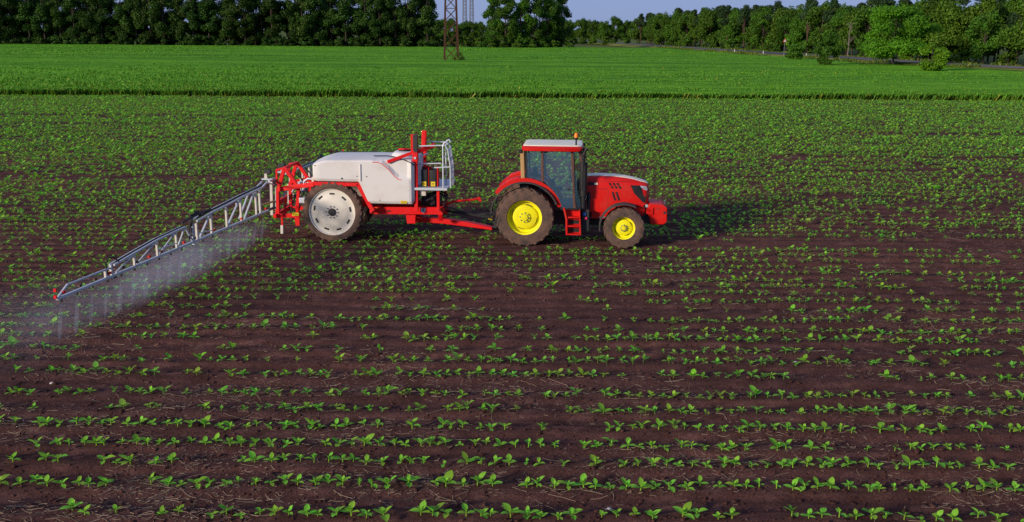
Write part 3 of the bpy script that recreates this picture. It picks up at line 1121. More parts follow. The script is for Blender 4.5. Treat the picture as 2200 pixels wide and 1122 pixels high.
# front weight
m = MB()
m.prism([(3.50, 1.14), (3.56, 1.215), (3.94, 1.19), (4.05, 1.11), (4.065, .70), (3.98, .62), (3.62, .60), (3.53, .86)], -.46, .46)
wt = m.build('front_weight', 'red', tractor, bevel=.025)
for s in (-1, 1):
    MB().prism([(3.46, .92), (3.66, .90), (3.66, 1.10), (3.46, 1.08)], s * .475 - .02, s * .475 + .02).build('side_lug', 'red', wt, bevel=.008)
    MB().box(3.74, 3.84, s * .463 - .004, s * .463 + .004, 1.06, 1.075).build('slot', 'dark_metal', wt)
    MB().box(3.95, 4.02, s * .463 - .004, s * .463 + .004, .93, 1.0).build('emblem', 'dark_metal', wt)
    MB().tube([(3.47, s * .40, 1.15), (3.47, s * .46, 1.15)], .045, 10).build('marker_lamp', 'lamp_chrome', tractor)
MB().tube([(3.98, -.2, 1.16), (4.02, -.1, 1.22), (4.02, .1, 1.22), (3.98, .2, 1.16)], .014, 6).build('lift_handle', 'grey_steel', wt)

# cab
cabf = MB()
for s in (-1, 1):
    y0, y1 = s * .80, s * .655
    cabf.bar((.50, s * .745, 1.80), (.47, y1, 2.73), .06, .07)
    cabf.bar((1.42, y0, 1.10), (1.31, y1, 2.73), .065, .08)
    cabf.bar((1.74, s * .62, 1.05), (1.53, s * .60, 2.73), .065, .08)
    cabf.bar((1.42, y0, 1.10), (1.74, s * .62, 1.05), .06, .08)
    cabf.bar((1.31, y1, 2.75), (1.53, s * .60, 2.75), .06, .06)
    cabf.bar((-.08, y1, 2.75), (1.31, y1, 2.75), .06, .06)
cab = cabf.build('cab_frame', 'pillar_brown', tractor, bevel=.012)
for s in (-1, 1):
    MB().bar((-.06, s * .745, 1.86), (-.10, s * .66, 2.73), .11, .11).build('rear_pillar', 'sunlit_trim', cab, bevel=.02)
    MB().bar((.035, s * .75, 1.86), (.015, s * .665, 2.73), .05, .05).build('window_seal', 'black_plastic', cab)
    d = s * .012

    def pane(pts, name):
        v = [Vector(p) for p in pts]
        nn = (v[1] - v[0]).cross(v[2] - v[0]).normalized() * .004
        n = len(v)
        g = MB().add([p + nn for p in v] + [p - nn for p in v], [tuple(range(n)), tuple(reversed(range(n, 2 * n)))] + [(i, i + n, (i + 1) % n + n, (i + 1) % n) for i in range(n)])
        return g.build(name, 'cab_glass', cab)

    def yz(z):
        return s * (.815 - .155 * (z - 1.1) / 1.65)
    pane([(x, yz(z), z) for x, z in ((.04, 1.88), (.47, 1.86), (.455, 2.71), (.02, 2.71))], 'quarter_glass')
    dg = pane([(x, yz(z), z) for x, z in ((.52, 1.84), (.74, 1.62), (.92, 1.32), (1.02, 1.12), (1.38, 1.10), (1.285, 2.71), (.50, 2.71))], 'door_glass')
    # door rim
    rim = [(.52, 1.84), (.74, 1.60), (.92, 1.30), (1.02, 1.10), (1.40, 1.08)]
    MB().tube([(x, yz(z) + d, z) for x, z in rim], .022, 6).build('door_rim', 'black_plastic', cab)
    MB().box(1.20, 1.30, s * .835 - .02, s * .835 + .02, 1.62, 1.66).build('door_handle', 'black_plastic', cab, bevel=.006)
    for z in (1.94, 2.66):
        MB().tube([(.08, yz(z) - s * .01, z), (.08, yz(z) + s * .03, z)], .025, 8).build('hinge', 'black_plastic', cab)
        MB().tube([(.43, yz(z) - s * .01, z), (.43, yz(z) + s * .03, z)], .018, 8).build('hinge', 'black_plastic', cab)
    MB().box(.53, .62, yz(2.68) - .02, yz(2.68) + .02, 2.64, 2.70).build('work_lamp_mount', 'black_plastic', cab)
    pane([(1.43, s * .815, 1.12), (1.72, s * .64, 1.08), (1.52, s * .60, 2.71), (1.32, s * .66, 2.71)], 'corner_glass')
pane([(1.745, -.60, 1.35), (1.745, .60, 1.35), (1.55, .58, 2.74), (1.55, -.58, 2.74)], 'windscreen')
pane([(-.10, -.70, 1.95), (-.10, .70, 1.95), (-.12, .68, 2.74), (-.12, -.68, 2.74)], 'rear_glass')
MB().box(-.16, 1.70, -.60, .60, .98, 1.16).build('cab_floor', 'dark_metal', tractor, bevel=.02)
MB().box(-.16, .10, -.70, .70, 1.14, 1.92).build('cab_back', 'black_plastic', tractor, bevel=.02)
# cab inside
m = MB()
m.box(.30, .85, -.26, .26, 1.30, 1.50)
m.prism([(.22, 1.45), (.36, 1.45), (.30, 2.15), (.17, 2.15)], -.25, .25)
m.box(.42, .75, -.18, .18, 1.14, 1.32)
seat = m.build('seat', 'black_plastic', tractor, bevel=.04, smooth=True)
MB().prism([(1.42, 1.15), (1.62, 1.15), (1.62, 1.75), (1.45, 1.80)], -.22, .22).build('dashboard', 'black_plastic', tractor, bevel=.03)
ring = [(1.30 + .045 * math.sin(a) * -1, .19 * math.cos(a), 1.82 + .17 * math.sin(a) * .55) for a in np.linspace(0, 2 * math.pi, 24)]
sw = MB().tube(ring, .016, 6)
sw.tube([(1.30, 0, 1.82), (1.46, 0, 1.62)], .03, 8)
sw.bar((1.30, -.18, 1.82), (1.30, .18, 1.82), .03)
sw.build('steering_wheel', 'black_plastic', tractor, smooth=True)
MB().prism([(.55, 1.5), (1.05, 1.55), (1.08, 1.66), (.55, 1.62)], -.48, -.34).build('armrest_console', 'dark_metal', tractor, bevel=.02)


# roof: red band below a white cap
def roof_ring(z, x0, x1, hw, c=.16):
    return [(x0 + c, -hw, z), (x1 - c, -hw, z), (x1 - c * .3, -hw + c * .3, z), (x1, -hw + c, z), (x1, hw - c, z), (x1 - c * .3, hw - c * .3, z), (x1 - c, hw, z),
            (x0 + c, hw, z), (x0 + c * .3, hw - c * .3, z), (x0, hw - c, z), (x0, -hw + c, z), (x0 + c * .3, -hw + c * .3, z)]


roof = MB().loft([roof_ring(2.70, -.04, 1.54, .80), roof_ring(2.72, -.10, 1.58, .84), roof_ring(2.80, -.11, 1.62, .85), roof_ring(2.85, -.06, 1.58, .77)]).build('roof', 'red', tractor, smooth=True, angle=35)
MB().loft([roof_ring(2.845, -.075, 1.60, .765), roof_ring(2.868, -.06, 1.585, .74), roof_ring(2.878, .0, 1.54, .68), roof_ring(2.882, .10, 1.45, .5)]).build('roof_cap', 'white_paint', roof, smooth=True, angle=30)
bc = MB()
bc.tube([(1.42, -.62, 2.87), (1.42, -.62, 3.06)], .025, 10)
bc.tube([(1.42, -.62, 3.05), (1.42, -.62, 3.095)], .06, 14)
be = bc.build('beacon_base', 'black_plastic', roof)
MB().tube([(1.42, -.62, 3.092), (1.42, -.62, 3.16), (1.42, -.62, 3.205), (1.42, -.62, 3.22)], .064, 14, .035).build('beacon', 'amber', be, smooth=True)
for s in (-1, 1):
    MB().box(-.20, -.10, s * .70 - .06, s * .70 + .06, 2.64, 2.74).build('rear_work_lamp', 'black_plastic', tractor, bevel=.015)
    MB().box(1.60, 1.68, s * .58 - .08, s * .58 + .08, 2.72, 2.80).build('front_work_lamp', 'black_plastic', tractor, bevel=.015)
    # mirrors
    mi = MB().tube([(1.50, s * .72, 2.62), (1.60, s * .95, 2.62), (1.62, s * 1.0, 2.52)], .014, 6).build('mirror_arm', 'black_plastic', tractor)
    MB().box(1.60, 1.65, s * 1.0 - .10, s * 1.0 + .10, 2.18, 2.52).build('mirror', 'black_plastic', mi, bevel=.02)
# exhaust at the front corner post
m = MB()
m.tube([(1.66, -.60, .95), (1.66, -.60, 1.15)], .05, 10)
ex = MB()
ex.tube([(1.66, -.66, 1.02), (1.65, -.66, 1.55)], .075, 12)
ex.tube([(1.65, -.66, 1.45), (1.64, -.66, 2.40)], .11, 14)
ex.tube([(1.64, -.66, 2.35), (1.64, -.66, 2.58), (1.67, -.66, 2.70), (1.74, -.66, 2.80)], .05, 12, .055)
ex.build('exhaust', 'black_plastic', tractor, smooth=True)
MB().box(1.60, 1.70, -.775, -.765, 1.6, 2.3).build('exhaust_guard', 'black_plastic', tractor)


# rear fenders
def arc_strip(cx, cz, r, a0, a1, y0, y1, th, n=18, flare=0.0):
    m = MB()
    rings = []
    for i in range(n + 1):
        a = R(a0 + (a1 - a0) * i / n)
        c, s_ = math.cos(a), math.sin(a)
        rings.append([(cx + (r) * c, y0, cz + (r) * s_ - flare), (cx + r * c, y1, cz + r * s_), (cx + (r + th) * c, y1, cz + (r + th) * s_), (cx + (r + th) * c, y0, cz + (r + th) * s_ - flare)])
    return m.loft(rings)


for s in (-1, 1):
    fo, fi_ = (-.96, -.86) if s < 0 else (.86, .96)
    arc_strip(0, .86, .955, 22, 172, fo, fi_, .035).build('fender_edge', 'fender_rubber', tractor, smooth=True)
    m = arc_strip(0.0, .86, .985, 16, 142, s * .86 if s < 0 else .40, s * .40 if s < 0 else .86, .10)
    fd = m.build('rear_fender', 'red', tractor, smooth=True)
    arc_strip(0, .86, .95, 140, 176, min(s * .50, s * .86), max(s * .50, s * .86), .03).build('fender_tail', 'fender_rubber', fd, smooth=True)
    # raised fender lamp housing
    MB().prism([(-.62, 1.70), (-.52, 1.86), (-.22, 1.95), (-.12, 1.95), (-.12, 1.80), (-.45, 1.72)], s * .60 - .16, s * .60 + .16).build('lamp_housing', 'red', fd, bevel=.04, smooth=True)
    MB().box(-.635, -.585, s * .62 - .1, s * .62 + .1, 1.66, 1.76).build('tail_lamp', 'signal_pink', fd, bevel=.01)
    MB().box(.62, .80, s * .42 - .02, s * .42 + .02, .9, 1.75).build('fender_liner', 'black_plastic', fd)
    # front mudguard
    arc_strip(2.82, .575, .67, 62, 188, s * .96 if s < 0 else .60, s * .60 if s < 0 else .96, .03).build('front_mudguard', 'fender_rubber', tractor, smooth=True)
    MB().tube([(2.72, s * .55, .70), (2.60, s * .62, 1.1), (2.62, s * .75, 1.23)], .025, 8).build('mudguard_stay', 'dark_metal', tractor)
    # steps
    sd = MB()
    sd.prism([(1.06, 1.13), (1.50, 1.13), (1.58, 1.05), (1.615, .36), (1.20, .34), (1.17, .80)], s * .70 - .015, s * .70 + .015)
    sd.prism([(1.55, 1.10), (1.58, 1.05), (1.62, .34), (1.57, .34)], min(s * .70, s * .90), max(s * .70, s * .90))
    sd.prism([(1.09, 1.12), (1.14, 1.12), (1.22, .80), (1.235, .34), (1.185, .34), (1.165, .80)], min(s * .70, s * .90), max(s * .70, s * .90))
    stp = sd.build('step_box', 'red', tractor, bevel=.008)
    for z in (.36, .60, .85):
        MB().box(1.235, 1.568, min(s * .69, s * .91), max(s * .69, s * .91), z - .018, z + .018).build('tread', 'red', stp, bevel=.006)
    for z in (.385, .625):
        MB().box(1.25, 1.56, s * .719 - .003, s * .719 + .003, z + .01, z + .12).build('step_recess', 'black_plastic', stp)
    MB().box(1.02, 1.60, s * .80 - .09, s * .80 + .09, 1.075, 1.11).build('cab_sill', 'black_plastic', tractor, bevel=.01)
# side tank with hydraulic couplers
m = MB().box(1.63, 1.84, -.72, -.36, .42, 1.05)
sdk = m.build('side_tank', 'dark_metal', tractor, bevel=.03)
MB().tube([(1.70, -.72, .93), (1.70, -.76, .93)], .045, 10).build('blue_coupler', 'signal_blue', sdk)
MB().tube([(1.74, -.72, .81), (1.74, -.76, .81)], .042, 10).build('red_coupler', 'signal_pink', sdk)
m = MB()
m.tube([(1.80, -.3, 1.7), (1.82, -.46, 1.4), (1.80, -.5, 1.0)], .05, 8)
m.build('intake_hose', 'black_plastic', tractor, smooth=True)
MB().tube([(1.86, -.34, .76), (2.6, -.45, .80)], .02, 6).build('steering_rod', 'grey_steel', tractor)
for s in (-1, 1):
    MB().tube([(1.46, s * .86, 1.16), (1.44, s * .90, 1.3), (1.38, s * .88, 2.0), (1.35, s * .80, 2.1)], .014, 6).build('handrail', 'black_plastic', tractor, smooth=True)
    MB().box(2.36, 2.364, s * .4375 - .004, s * .4375 + .004, 1.0, 1.58).build('panel_gap', 'dark_metal', hood)
    MB().box(1.80, 2.98, s * .4385 - .003, s * .4385 + .003, 1.842, 1.848).build('panel_gap', 'dark_metal', hood)
MB().tube([(1.76, -.1, 1.42), (1.70, -.12, 1.9), (1.66, -.3, 2.2)], .010, 5).build('wiper', 'black_plastic', cab)
# rear linkage
for s in (-1, 1):
    MB().bar((-.25, s * .32, .62), (-.95, s * .38, .55), .05, .10).build('lower_link', 'dark_metal', tractor, bevel=.01)
    MB().tube([(-.30, s * .30, 1.30), (-.70, s * .36, .62)], .03, 8).build('lift_rod', 'dark_metal', tractor)
MB().tube([(-.55, -.1, .62), (-.92, -.08, .60)], .04, 10).build('power_shaft_stub', 'dark_metal', tractor)

# ------------------------------------------------------------------ sprayer
SX = -5.57
SOFF = (SX, 0, 0)
sprayer = empty('field_sprayer', O + EX * SX, TH)
tag(sprayer, 'white-tanked red trailed field sprayer with its long boom unfolded', 'sprayer')


def sp(mbo, name, mat, parent=None, **k):
    return mbo.build(name, mat, parent or sprayer, off=SOFF, **k)


for s in (-1, 1):
    make_wheel(sprayer, (-5.57, s * .80, .87), .885, .30, .685, 'rim_white', s, 30, 'sprayer', SOFF)
sp(MB().tube([(-5.57, -.7, .87), (-5.57, .7, .87)], .08, 12).box(-5.75, -5.39, -.5, .5, .80, .95), 'axle', 'dark_metal')

# tank: lofted sections, deep in front of the wheels
def tank_ring(x, zb, zt, hw):
    sh, rb = .10, .10
    half = [(0, zb), (.5 * hw, zb), (hw - rb, zb), (hw - .03, zb + .03), (hw, zb + rb)]
    zs_ = np.linspace(zb + rb, zt - sh, 34)[1:]
    half += [(hw, z) for z in zs_]
    half += [(hw - .015, zt - sh + .03), (hw - .05, zt - sh + .055), (hw - .30, zt - .008), (hw * .3, zt + .005)]
    out = []
    def carve(y, z):
        # scooped flank at the front below the folding arm
        if -4.36 < x < -3.20:
            zc = float(np.interp(x, [-4.36, -4.07, -3.88, -3.71, -3.60, -3.20], [2.34, 2.31, 2.15, 1.96, 1.88, 1.84]))
            k = (lambda q: q * q * (3 - 2 * q))(np.clip((z - zc) / .12, 0, 1)) * np.clip((x + 4.36) / .1, 0, 1) * np.clip((-3.24 - x) / .12, 0, 1)
            return y - .09 * k if y > hw * .5 else y
        return y
    for y, z in half:
        out.append((x, -carve(y, z), z))
    for y, z in reversed(half[1:]):
        out.append((x, carve(y, z), z))
    return out


rings = []
for x in np.concatenate([[-6.10, -6.085, -6.05], np.linspace(-5.95, -4.85, 12), np.linspace(-4.77, -4.45, 10), np.linspace(-4.40, -3.30, 56), [-3.24, -3.19, -3.165]]):
    zt = float(np.interp(x, [-6.10, -6.05, -5.72, -5.3, -4.0, -3.4, -3.25, -3.165], [2.28, 2.32, 2.415, 2.425, 2.45, 2.455, 2.44, 2.36]))
    zb = float(np.interp(x, [-6.10, -6.04, -4.77, -4.50, -3.22, -3.165], [1.82, 1.745, 1.745, 1.125, 1.125, 1.22]))
    hw = float(np.interp(x, [-6.10, -6.02, -3.26, -3.165], [.88, .95, .95, .86]))
    rings.append(tank_ring(x, zb, zt, hw))
tank = sp(MB().loft(rings), 'tank', 'tank_plastic', smooth=True, angle=22)
# welded rib at the step, red seam along the scoop, fittings
for s in (-1, 1):
    sp(MB().tube([(-4.70, s * .952, 1.80), (-4.70, s * .952, 2.28)], .028, 8), 'rib', 'tank_plastic', tank, smooth=True)
    sp(MB().tube([(x, s * .945, z) for x, z in ((-4.34, 2.335), (-4.20, 2.34), (-4.07, 2.30), (-3.88, 2.14), (-3.71, 1.94), (-3.60, 1.86), (-3.52, 1.85))], .011, 6), 'red_seam', 'red_sprayer', tank)
    for x, z, r_ in ((-5.24, 1.86, .025), (-4.80, 1.93, .013), (-4.52, 1.93, .015), (-4.16, 1.25, .012), (-6.02, 2.22, .012)):
        sp(MB().tube([(x, s * .94, z), (x, s * .962, z)], r_, 8), 'plug', 'dark_metal', tank)
    sp(MB().box(-3.56, -3.37, s * .951 - .004, s * .951 + .004, 1.17, 1.25), 'warning_label', 'yellow', tank)
    for q in range(3):
        sp(MB().box(-3.545, -3.385, s * .956 - .001, s * .956 + .001, 1.186 + q * .021, 1.193 + q * .021), 'label_line', 'pillar_brown', tank)
dome = sp(MB().loft([[(x + (-.2 if c < 0 else .2) * 0 + math.cos(a) * rx + xo, math.sin(a) * ry, z) for a in np.linspace(0, 2 * math.pi, 25)[:-1]] for x, z, rx, ry, xo, c in
                     ((-3.58, 2.40, .40, .62, 0, 1), (-3.58, 2.49, .36, .57, 0, 1), (-3.57, 2.555, .31, .50, 0.01, 1), (-3.57, 2.565, .26, .44, .01, 1))]), 'tank_dome', 'tank_plastic', tank, smooth=True, angle=50)
ld = [(-3.58 + .19 * math.cos(a), .19 * math.sin(a)) for a in np.linspace(0, 2 * math.pi, 21)[:-1]]
sp(MB().loft([[(x, y, z) for x, y in ld] for z in (2.555, 2.605)]), 'lid', 'black_plastic', tank, bevel=.01)
sp(MB().tube([(-3.75, -.1, 2.615), (-3.58, -.15, 2.63), (-3.42, -.05, 2.615)], .025, 6), 'lid_clamp', 'red_sprayer', tank)
sp(MB().tube([(-4.4, -.50, 2.465), (-4.0, -.55, 2.48), (-3.75, -.70, 2.47), (-3.45, -.86, 2.41), (-3.22, -.93, 2.33), (-3.13, -.86, 2.25)], .014, 6), 'hose', 'black_plastic', tank, smooth=True)
sp(MB().tube([(-5.95, .50, 2.39), (-5.7, .52, 2.44), (-5.2, .52, 2.455), (-4.4, .5, 2.47)], .010, 6), 'hose', 'black_plastic', tank, smooth=True)
# level tube on the front face
sp(MB().bar((-3.15, -.80, 1.90), (-3.15, .8, 1.90), .02), 'tank_strap', 'galvanised', tank)

# frame
fr = MB()
for s in (-1, 1):
    y = s * .90
    fr.bar((-6.12, y, 1.69), (-4.76, y, 1.685), .08, .10)
    fr.bar((-4.80, y, 1.72), (-4.37, y, .92), .08, .12)
    fr.bar((-7.22, s * .62, 1.46), (-6.08, s * .88, 1.67), .07, .13)
    fr.bar((-4.55, s * .58, .88), (-2.40, s * .55, .905), .10, .21)
    fr.bar((-4.45, s * .86, .92), (-4.30, s * .58, .90), .08, .12)
fr.box(-6.1, -4.5, -.40, .40, .95, 1.12)
fr.bar((-4.45, -.6, .90), (-4.45, .6, .90), .1, .14)
fr.bar((-2.46, -.6, .90), (-2.46, .6, .90), .1, .18)
fr.bar((-6.08, -.9, 1.69), (-6.08, .9, 1.69), .08, .10)
for s in (-1, 1):
    fr.bar((-2.47, s * .58, .82), (-2.47, s * .45, .62), .12, .10)
frame = sp(fr, 'frame', 'red_sprayer', bevel=.008)
for s in (-1, 1):
    for x in (-4.32, -2.48):
        sp(MB().tube([(x, s * .64 if x < -4 else s * .605, .965 if x > -4 else .95), (x, (s * .67 if x < -4 else s * .635), .965 if x > -4 else .95)], .035, 10), 'side_marker', 'amber', frame)
    sp(MB().box(-4.02, -3.92, s * .632 - .004, s * .632 + .004, .86, .90), 'frame_hole', 'black_plastic', frame)
    # small grey shield with a dark T-like device
    sp(MB().prism([(-3.03, .985), (-2.89, .985), (-2.89, .90), (-2.96, .83), (-3.03, .90)], s * .612 - .004, s * .612 + .004), 'badge', 'galvanised', frame)
    sp(MB().prism([(-3.00, .968), (-2.92, .968), (-2.92, .945), (-2.947, .945), (-2.955, .86), (-2.972, .86), (-2.972, .945), (-3.00, .945)], s * .6175 - .001, s * .6175 + .001), 'badge_device', 'dark_metal', frame)
# drawbar
db = MB()
db.prism([(-3.46, .64), (-2.5, .60), (-1.75, .50), (-1.0, .35), (-1.0, .27), (-1.75, .36), (-2.5, .44), (-3.44, .47)], -.14, .14)
sp(db, 'drawbar', 'red_sprayer', bevel=.02)
sp(MB().tube([(-1.06, 0, .31), (-.88, 0, .34)], .05, 10), 'hitch_eye', 'dark_metal')
for s in (-1, 1):
    sp(MB().prism([(-3.50, .82), (-3.20, .82), (-3.22, .50), (-3.46, .50)], s * .50 - .03, s * .50 + .03), 'pivot_plate', 'red_sprayer', frame, bevel=.01)
    sp(MB().bar((-3.35, s * .50, .60), (-3.35, s * .14, .58), .10, .10), 'pivot_arm', 'red_sprayer', frame)
# hose arm and cables towards the tractor
sp(MB().tube([(-2.44, -.1, .98), (-2.15, -.05, 1.10), (-1.6, 0, 1.15), (-1.36, 0, 1.21)], .035, 8), 'hose_arm', 'red_sprayer', smooth=True)
sp(MB().bar((-1.44, 0, 1.20), (-1.34, 0, 1.12), .06), 'hose_hook', 'red_sprayer')
for i in range(4):
    r0 = random.uniform(-.03, .03)
    sp(MB().tube([(-2.5, -.3 + .12 * i, .98 + r0), (-2.1, -.12 + .07 * i, .86 + r0), (-1.6, -.06 + .05 * i, .74 - .02 * i), (-1.1, -.04 + .05 * i, .66 + .03 * i), (-.7, -.05 + .06 * i, .80 + .05 * i)], .016, 6), 'hose', 'black_plastic', smooth=True)
sp(MB().tube([(-2.4, .05, .80), (-1.0, -.06, .62)], .035, 8), 'drive_shaft', 'black_plastic')
sp(MB().tube([(-1.36, 0, 1.14), (-1.25, -.05, .95), (-1.18, 0, .72)], .012, 6), 'cable', 'black_plastic', smooth=True)
sp(MB().tube([(-1.12, -.02, .62), (-1.0, -.03, .61)], .05, 10), 'shaft_guard', 'yellow')

# mast with folding arm behind the tank front
ms = MB()
ms.bar((-3.13, -.78, .92), (-3.13, -.74, 2.45), .10, .10)
ms.bar((-2.50, -.72, .92), (-2.50, -.72, 1.53), .08, .08)
ms.bar((-3.13, .78, .92), (-3.13, .74, 2.45), .10, .10)
ms.bar((-2.50, .72, .92), (-2.50, .72, 1.53), .08, .08)
ms.bar((-2.96, -.40, 1.55), (-2.92, -.34, 2.80), .08, .08)
ms.box(-3.21, -3.06, -.86, -.70, 2.36, 2.62)
mast = sp(ms, 'mast', 'red_sprayer', bevel=.01)
sp(MB().bar((-3.13, -.77, 2.60), (-3.13, -.77, 3.12), .115, .13), 'boom_rest', 'dark_metal', mast, bevel=.01)
sp(MB().bar((-3.20, -.77, 2.62), (-3.20, -.77, 3.13), .02, .12), 'boom_rest_edge', 'red_sprayer', mast)
sp(MB().bar((-2.96, -.34, 2.66), (-2.94, -.34, 3.20), .12, .14), 'boom_catch', 'red_sprayer', mast, bevel=.03)
sp(MB().bar((-3.92, -.90, 2.35), (-3.13, -.78, 2.64), .085, .085), 'folding_arm', 'red_sprayer', mast, bevel=.01)
sp(MB().bar((-3.13, -.78, 2.62), (-2.62, -.45, 2.80), .10, .11), 'folding_arm', 'red_sprayer', mast, bevel=.01)
sp(MB().bar((-3.02, -.72, 2.50), (-2.80, -.56, 2.58), .035), 'arm_cylinder', 'galvanised', mast)
sp(MB().tube([(-3.13, -.84, 2.47), (-3.13, -.88, 2.47)], .035, 10), 'pivot_pin', 'galvanised', mast)

# platform, cage, chemical cans
pl = sp(MB().box(-3.24, -2.22, -.86, .86, 1.545, 1.615), 'platform', 'galvanised', bevel=.01)
cg = MB()
def rail(*p):
    cg.tube(p, .021, 8)
for y in (-.80, -.22):
    rail((-2.34, y, 1.62), (-2.34, y, 2.83))
    rail((-2.13, y, 1.62), (-2.13, y, 2.22), (-2.20, y, 2.72), (-2.28, y, 2.84))
rail((-3.02, -.80, 2.80), (-2.34, -.80, 2.83), (-2.25, -.80, 2.83))
rail((-2.90, -.20, 2.86), (-2.34, -.20, 2.86))
rail((-2.60, -.80, 2.19), (-2.13, -.80, 2.22))
for z in (1.85, 2.03, 2.22, 2.45, 2.70):
    rail((-2.13 if z < 2.3 else -2.19, -.80, z), (-2.13 if z < 2.3 else -2.19, -.22, z))
for z in (2.22, 2.46, 2.83):
    rail((-2.34, -.80, z), (-2.34, -.22, z))
for y in (-.62, -.50, -.36):
    rail((-2.14, y, 1.64), (-2.14, y, 2.22), (-2.21, y, 2.72))
rail((-3.02, -.66, 1.72), (-3.02, -.66, 2.30))
rail((-3.1, -.6, 2.27), (-2.42, -.6, 2.29))
cage = sp(cg, 'ladder_cage', 'galvanised', pl, smooth=True)
for y in (-.8, -.22):
    sp(MB().tube([(-2.34, y, 2.80), (-2.30, y, 2.90), (-2.24, y, 2.93), (-2.2, y, 2.86)], .03, 8), 'cage_hook', 'galvanised', pl)
for x in (-2.92, -2.66):
    can = sp(MB().box(x - .105, x + .105, -.64, -.28, 1.62, 2.10), 'canister', 'black_plastic', pl, bevel=.03, smooth=True)
    sp(MB().tube([(x - .03, -.46, 2.09), (x - .03, -.46, 2.17)], .045, 12), 'canister_cap', 'black_plastic', can)
    lb = sp(MB().box(x - .062, x + .062, -.648, -.641, 1.635, 1.765), 'label', 'yellow', can)
    for q in range(2):
        sp(MB().box(x - .045, x + .045, -.651, -.6475, 1.665 + q * .045, 1.683 + q * .045), 'label_line', 'dark_metal', can)
sp(MB().box(-2.795, -2.785, -.62, -.30, 1.62, 2.16).box(-2.545, -2.525, -.62, -.30, 1.62, 2.18).box(-3.04, -2.53, -.29, -.27, 1.62, 2.16), 'canister_rack', 'red_sprayer', pl)
sp(MB().box(-3.03, -2.86, -.72, -.50, 1.36, 1.53), 'valve_box', 'pale_post', pl, bevel=.02)
# pump and hoses under the platform
pm = MB()
pm.tube([(-2.95, -.35, 1.18), (-2.65, -.35, 1.18)], .15, 14)
pm.tube([(-2.75, -.40, 1.05), (-2.75, -.40, 1.40)], .09, 12)
pm.box(-3.05, -2.55, -.35, .35, 1.0, 1.28)
pump = sp(pm, 'pump', 'dark_metal', bevel=.0, smooth=True)
for i in range(6):
    a = random.uniform(-.08, .08)
    sp(MB().tube([(-3.05, -.55 + .12 * i, 1.10 + a), (-2.8, -.60 + .1 * i, 1.22 + a * 2), (-2.55, -.45 + .1 * i, 1.38 + a), (-2.34, -.35 + .08 * i, 1.25 + a), (-2.40, -.3, 1.02)], .025, 7), 'hose', 'black_plastic', pump, smooth=True)

# rear lift frame
rf = MB()
for s in (-1, 1):
    y = s * .60
    rf.bar((-7.28, y, 1.30), (-7.02, y, 2.08), .09, .10)
    rf.bar((-7.00, y, 2.08), (-6.66, y, 1.55), .09, .10)
    rf.bar((-7.28, y, .70), (-7.27, y, 1.38), .11, .12)
    rf.bar((-7.36, y, .66), (-6.60, y, .70), .08, .12)
    rf.bar((-7.26, y, 2.02), (-6.97, y, 2.09), .06, .06)
    rf.bar((-7.26, y, 1.62), (-7.26, y, 2.02), .05, .05)
    rf.bar((-6.70, y, .74), (-6.62, y, 1.55), .07, .09)
    rf.bar((-7.10, y, .62), (-7.02, y, 1.15), .05, .06)
rf.bar((-7.02, -.6, 2.07), (-7.02, .6, 2.07), .08, .08)
rf.bar((-7.28, -.6, 1.05), (-7.28, .6, 1.05), .10, .14)
rf.bar((-7.33, -.75, .68), (-7.33, .75, .68), .09, .12)
rear = sp(rf, 'lift_frame', 'red_sprayer', bevel=.008)
for s in (-1, 1):
    sp(MB().bar((-7.36, s * .90, .74), (-7.33, s * .90, 1.72), .065, .075), 'rear_post', 'pale_post', rear, bevel=.006)
    sp(MB().bar((-7.26, s * .86, .9), (-7.23, s * .86, 1.55), .025, .03), 'guide_rod', 'pale_post', rear)
    sp(MB().bar((-7.40, s * .90, 1.73), (-7.36, s * .5, 1.75), .06), 'post_bracket', 'galvanised', rear)
    sp(MB().box(-7.66, -7.34, s * .72 - .05, s * .72 + .05, 1.745, 1.785), 'sensor_plate', 'galvanised', rear)
    sp(MB().box(-7.60, -7.40, s * .66 - .08, s * .66 + .08, 1.89, 2.02), 'sensor', 'dark_metal', rear, bevel=.02)
    sp(MB().prism([(-7.58, 1.79), (-7.48, 1.79), (-7.50, 1.93), (-7.56, 1.93)], s * .76 - .02, s * .76 + .02), 'pulley', 'pale_post', rear)
    fl = sp(MB().prism([(-6.73, .78), (-6.57, .82), (-6.575, .44), (-6.69, .42)], s * .82 - .02, s * .82 + .02), 'rear_flap', 'red_sprayer', rear)
    sp(MB().box(-6.78, -6.58, s * .845 - .006, s * .845 + .006, .72, .82), 'reflector', 'yellow', fl)
    sp(MB().bar((-7.10, s * .80, .42), (-7.10, s * .80, .66), .05), 'stand_tube', 'red_sprayer', rear)
    sp(MB().bar((-7.12, s * .80, .18), (-7.11, s * .80, .43), .075), 'stand_leg', 'pale_post', rear)
    sp(MB().tube([(-7.15, s * .45, 1.2), (-6.95, s * .3, 1.5), (-6.6, s * .4, 1.62), (-6.2, s * .5, 1.6)], .03, 8), 'lift_cylinder', 'galvanised', rear)
    sp(MB().tube([(-6.75, s * .5, 1.95), (-6.6, s * .5, 1.8), (-6.5, s * .45, 1.65)], .02, 6), 'hose', 'black_plastic', rear, smooth=True)
    sp(MB().box(-6.62, -6.44, s * .55 - .1, s * .55 + .1, 1.06, 1.22), 'valve_block', 'galvanised', rear, bevel=.02)
    sp(MB().bar((-6.95, s * .62, 1.0), (-6.93, s * .62, 1.62), .03), 'guide_rod', 'pale_post', rear)
    for i in range(5):
        x0, z0 = random.uniform(-7.2, -6.8), random.uniform(.85, 1.3)
        sp(MB().tube([(x0, s * .5, z0), (x0 + .12, s * .62, z0 - .15), (x0 + .3, s * .5, z0 - .1), (x0 + .38, s * .4, z0 + .15)], .018, 6), 'hose', random.choice(['black_plastic', 'black_plastic', 'dark_metal']), rear, smooth=True)
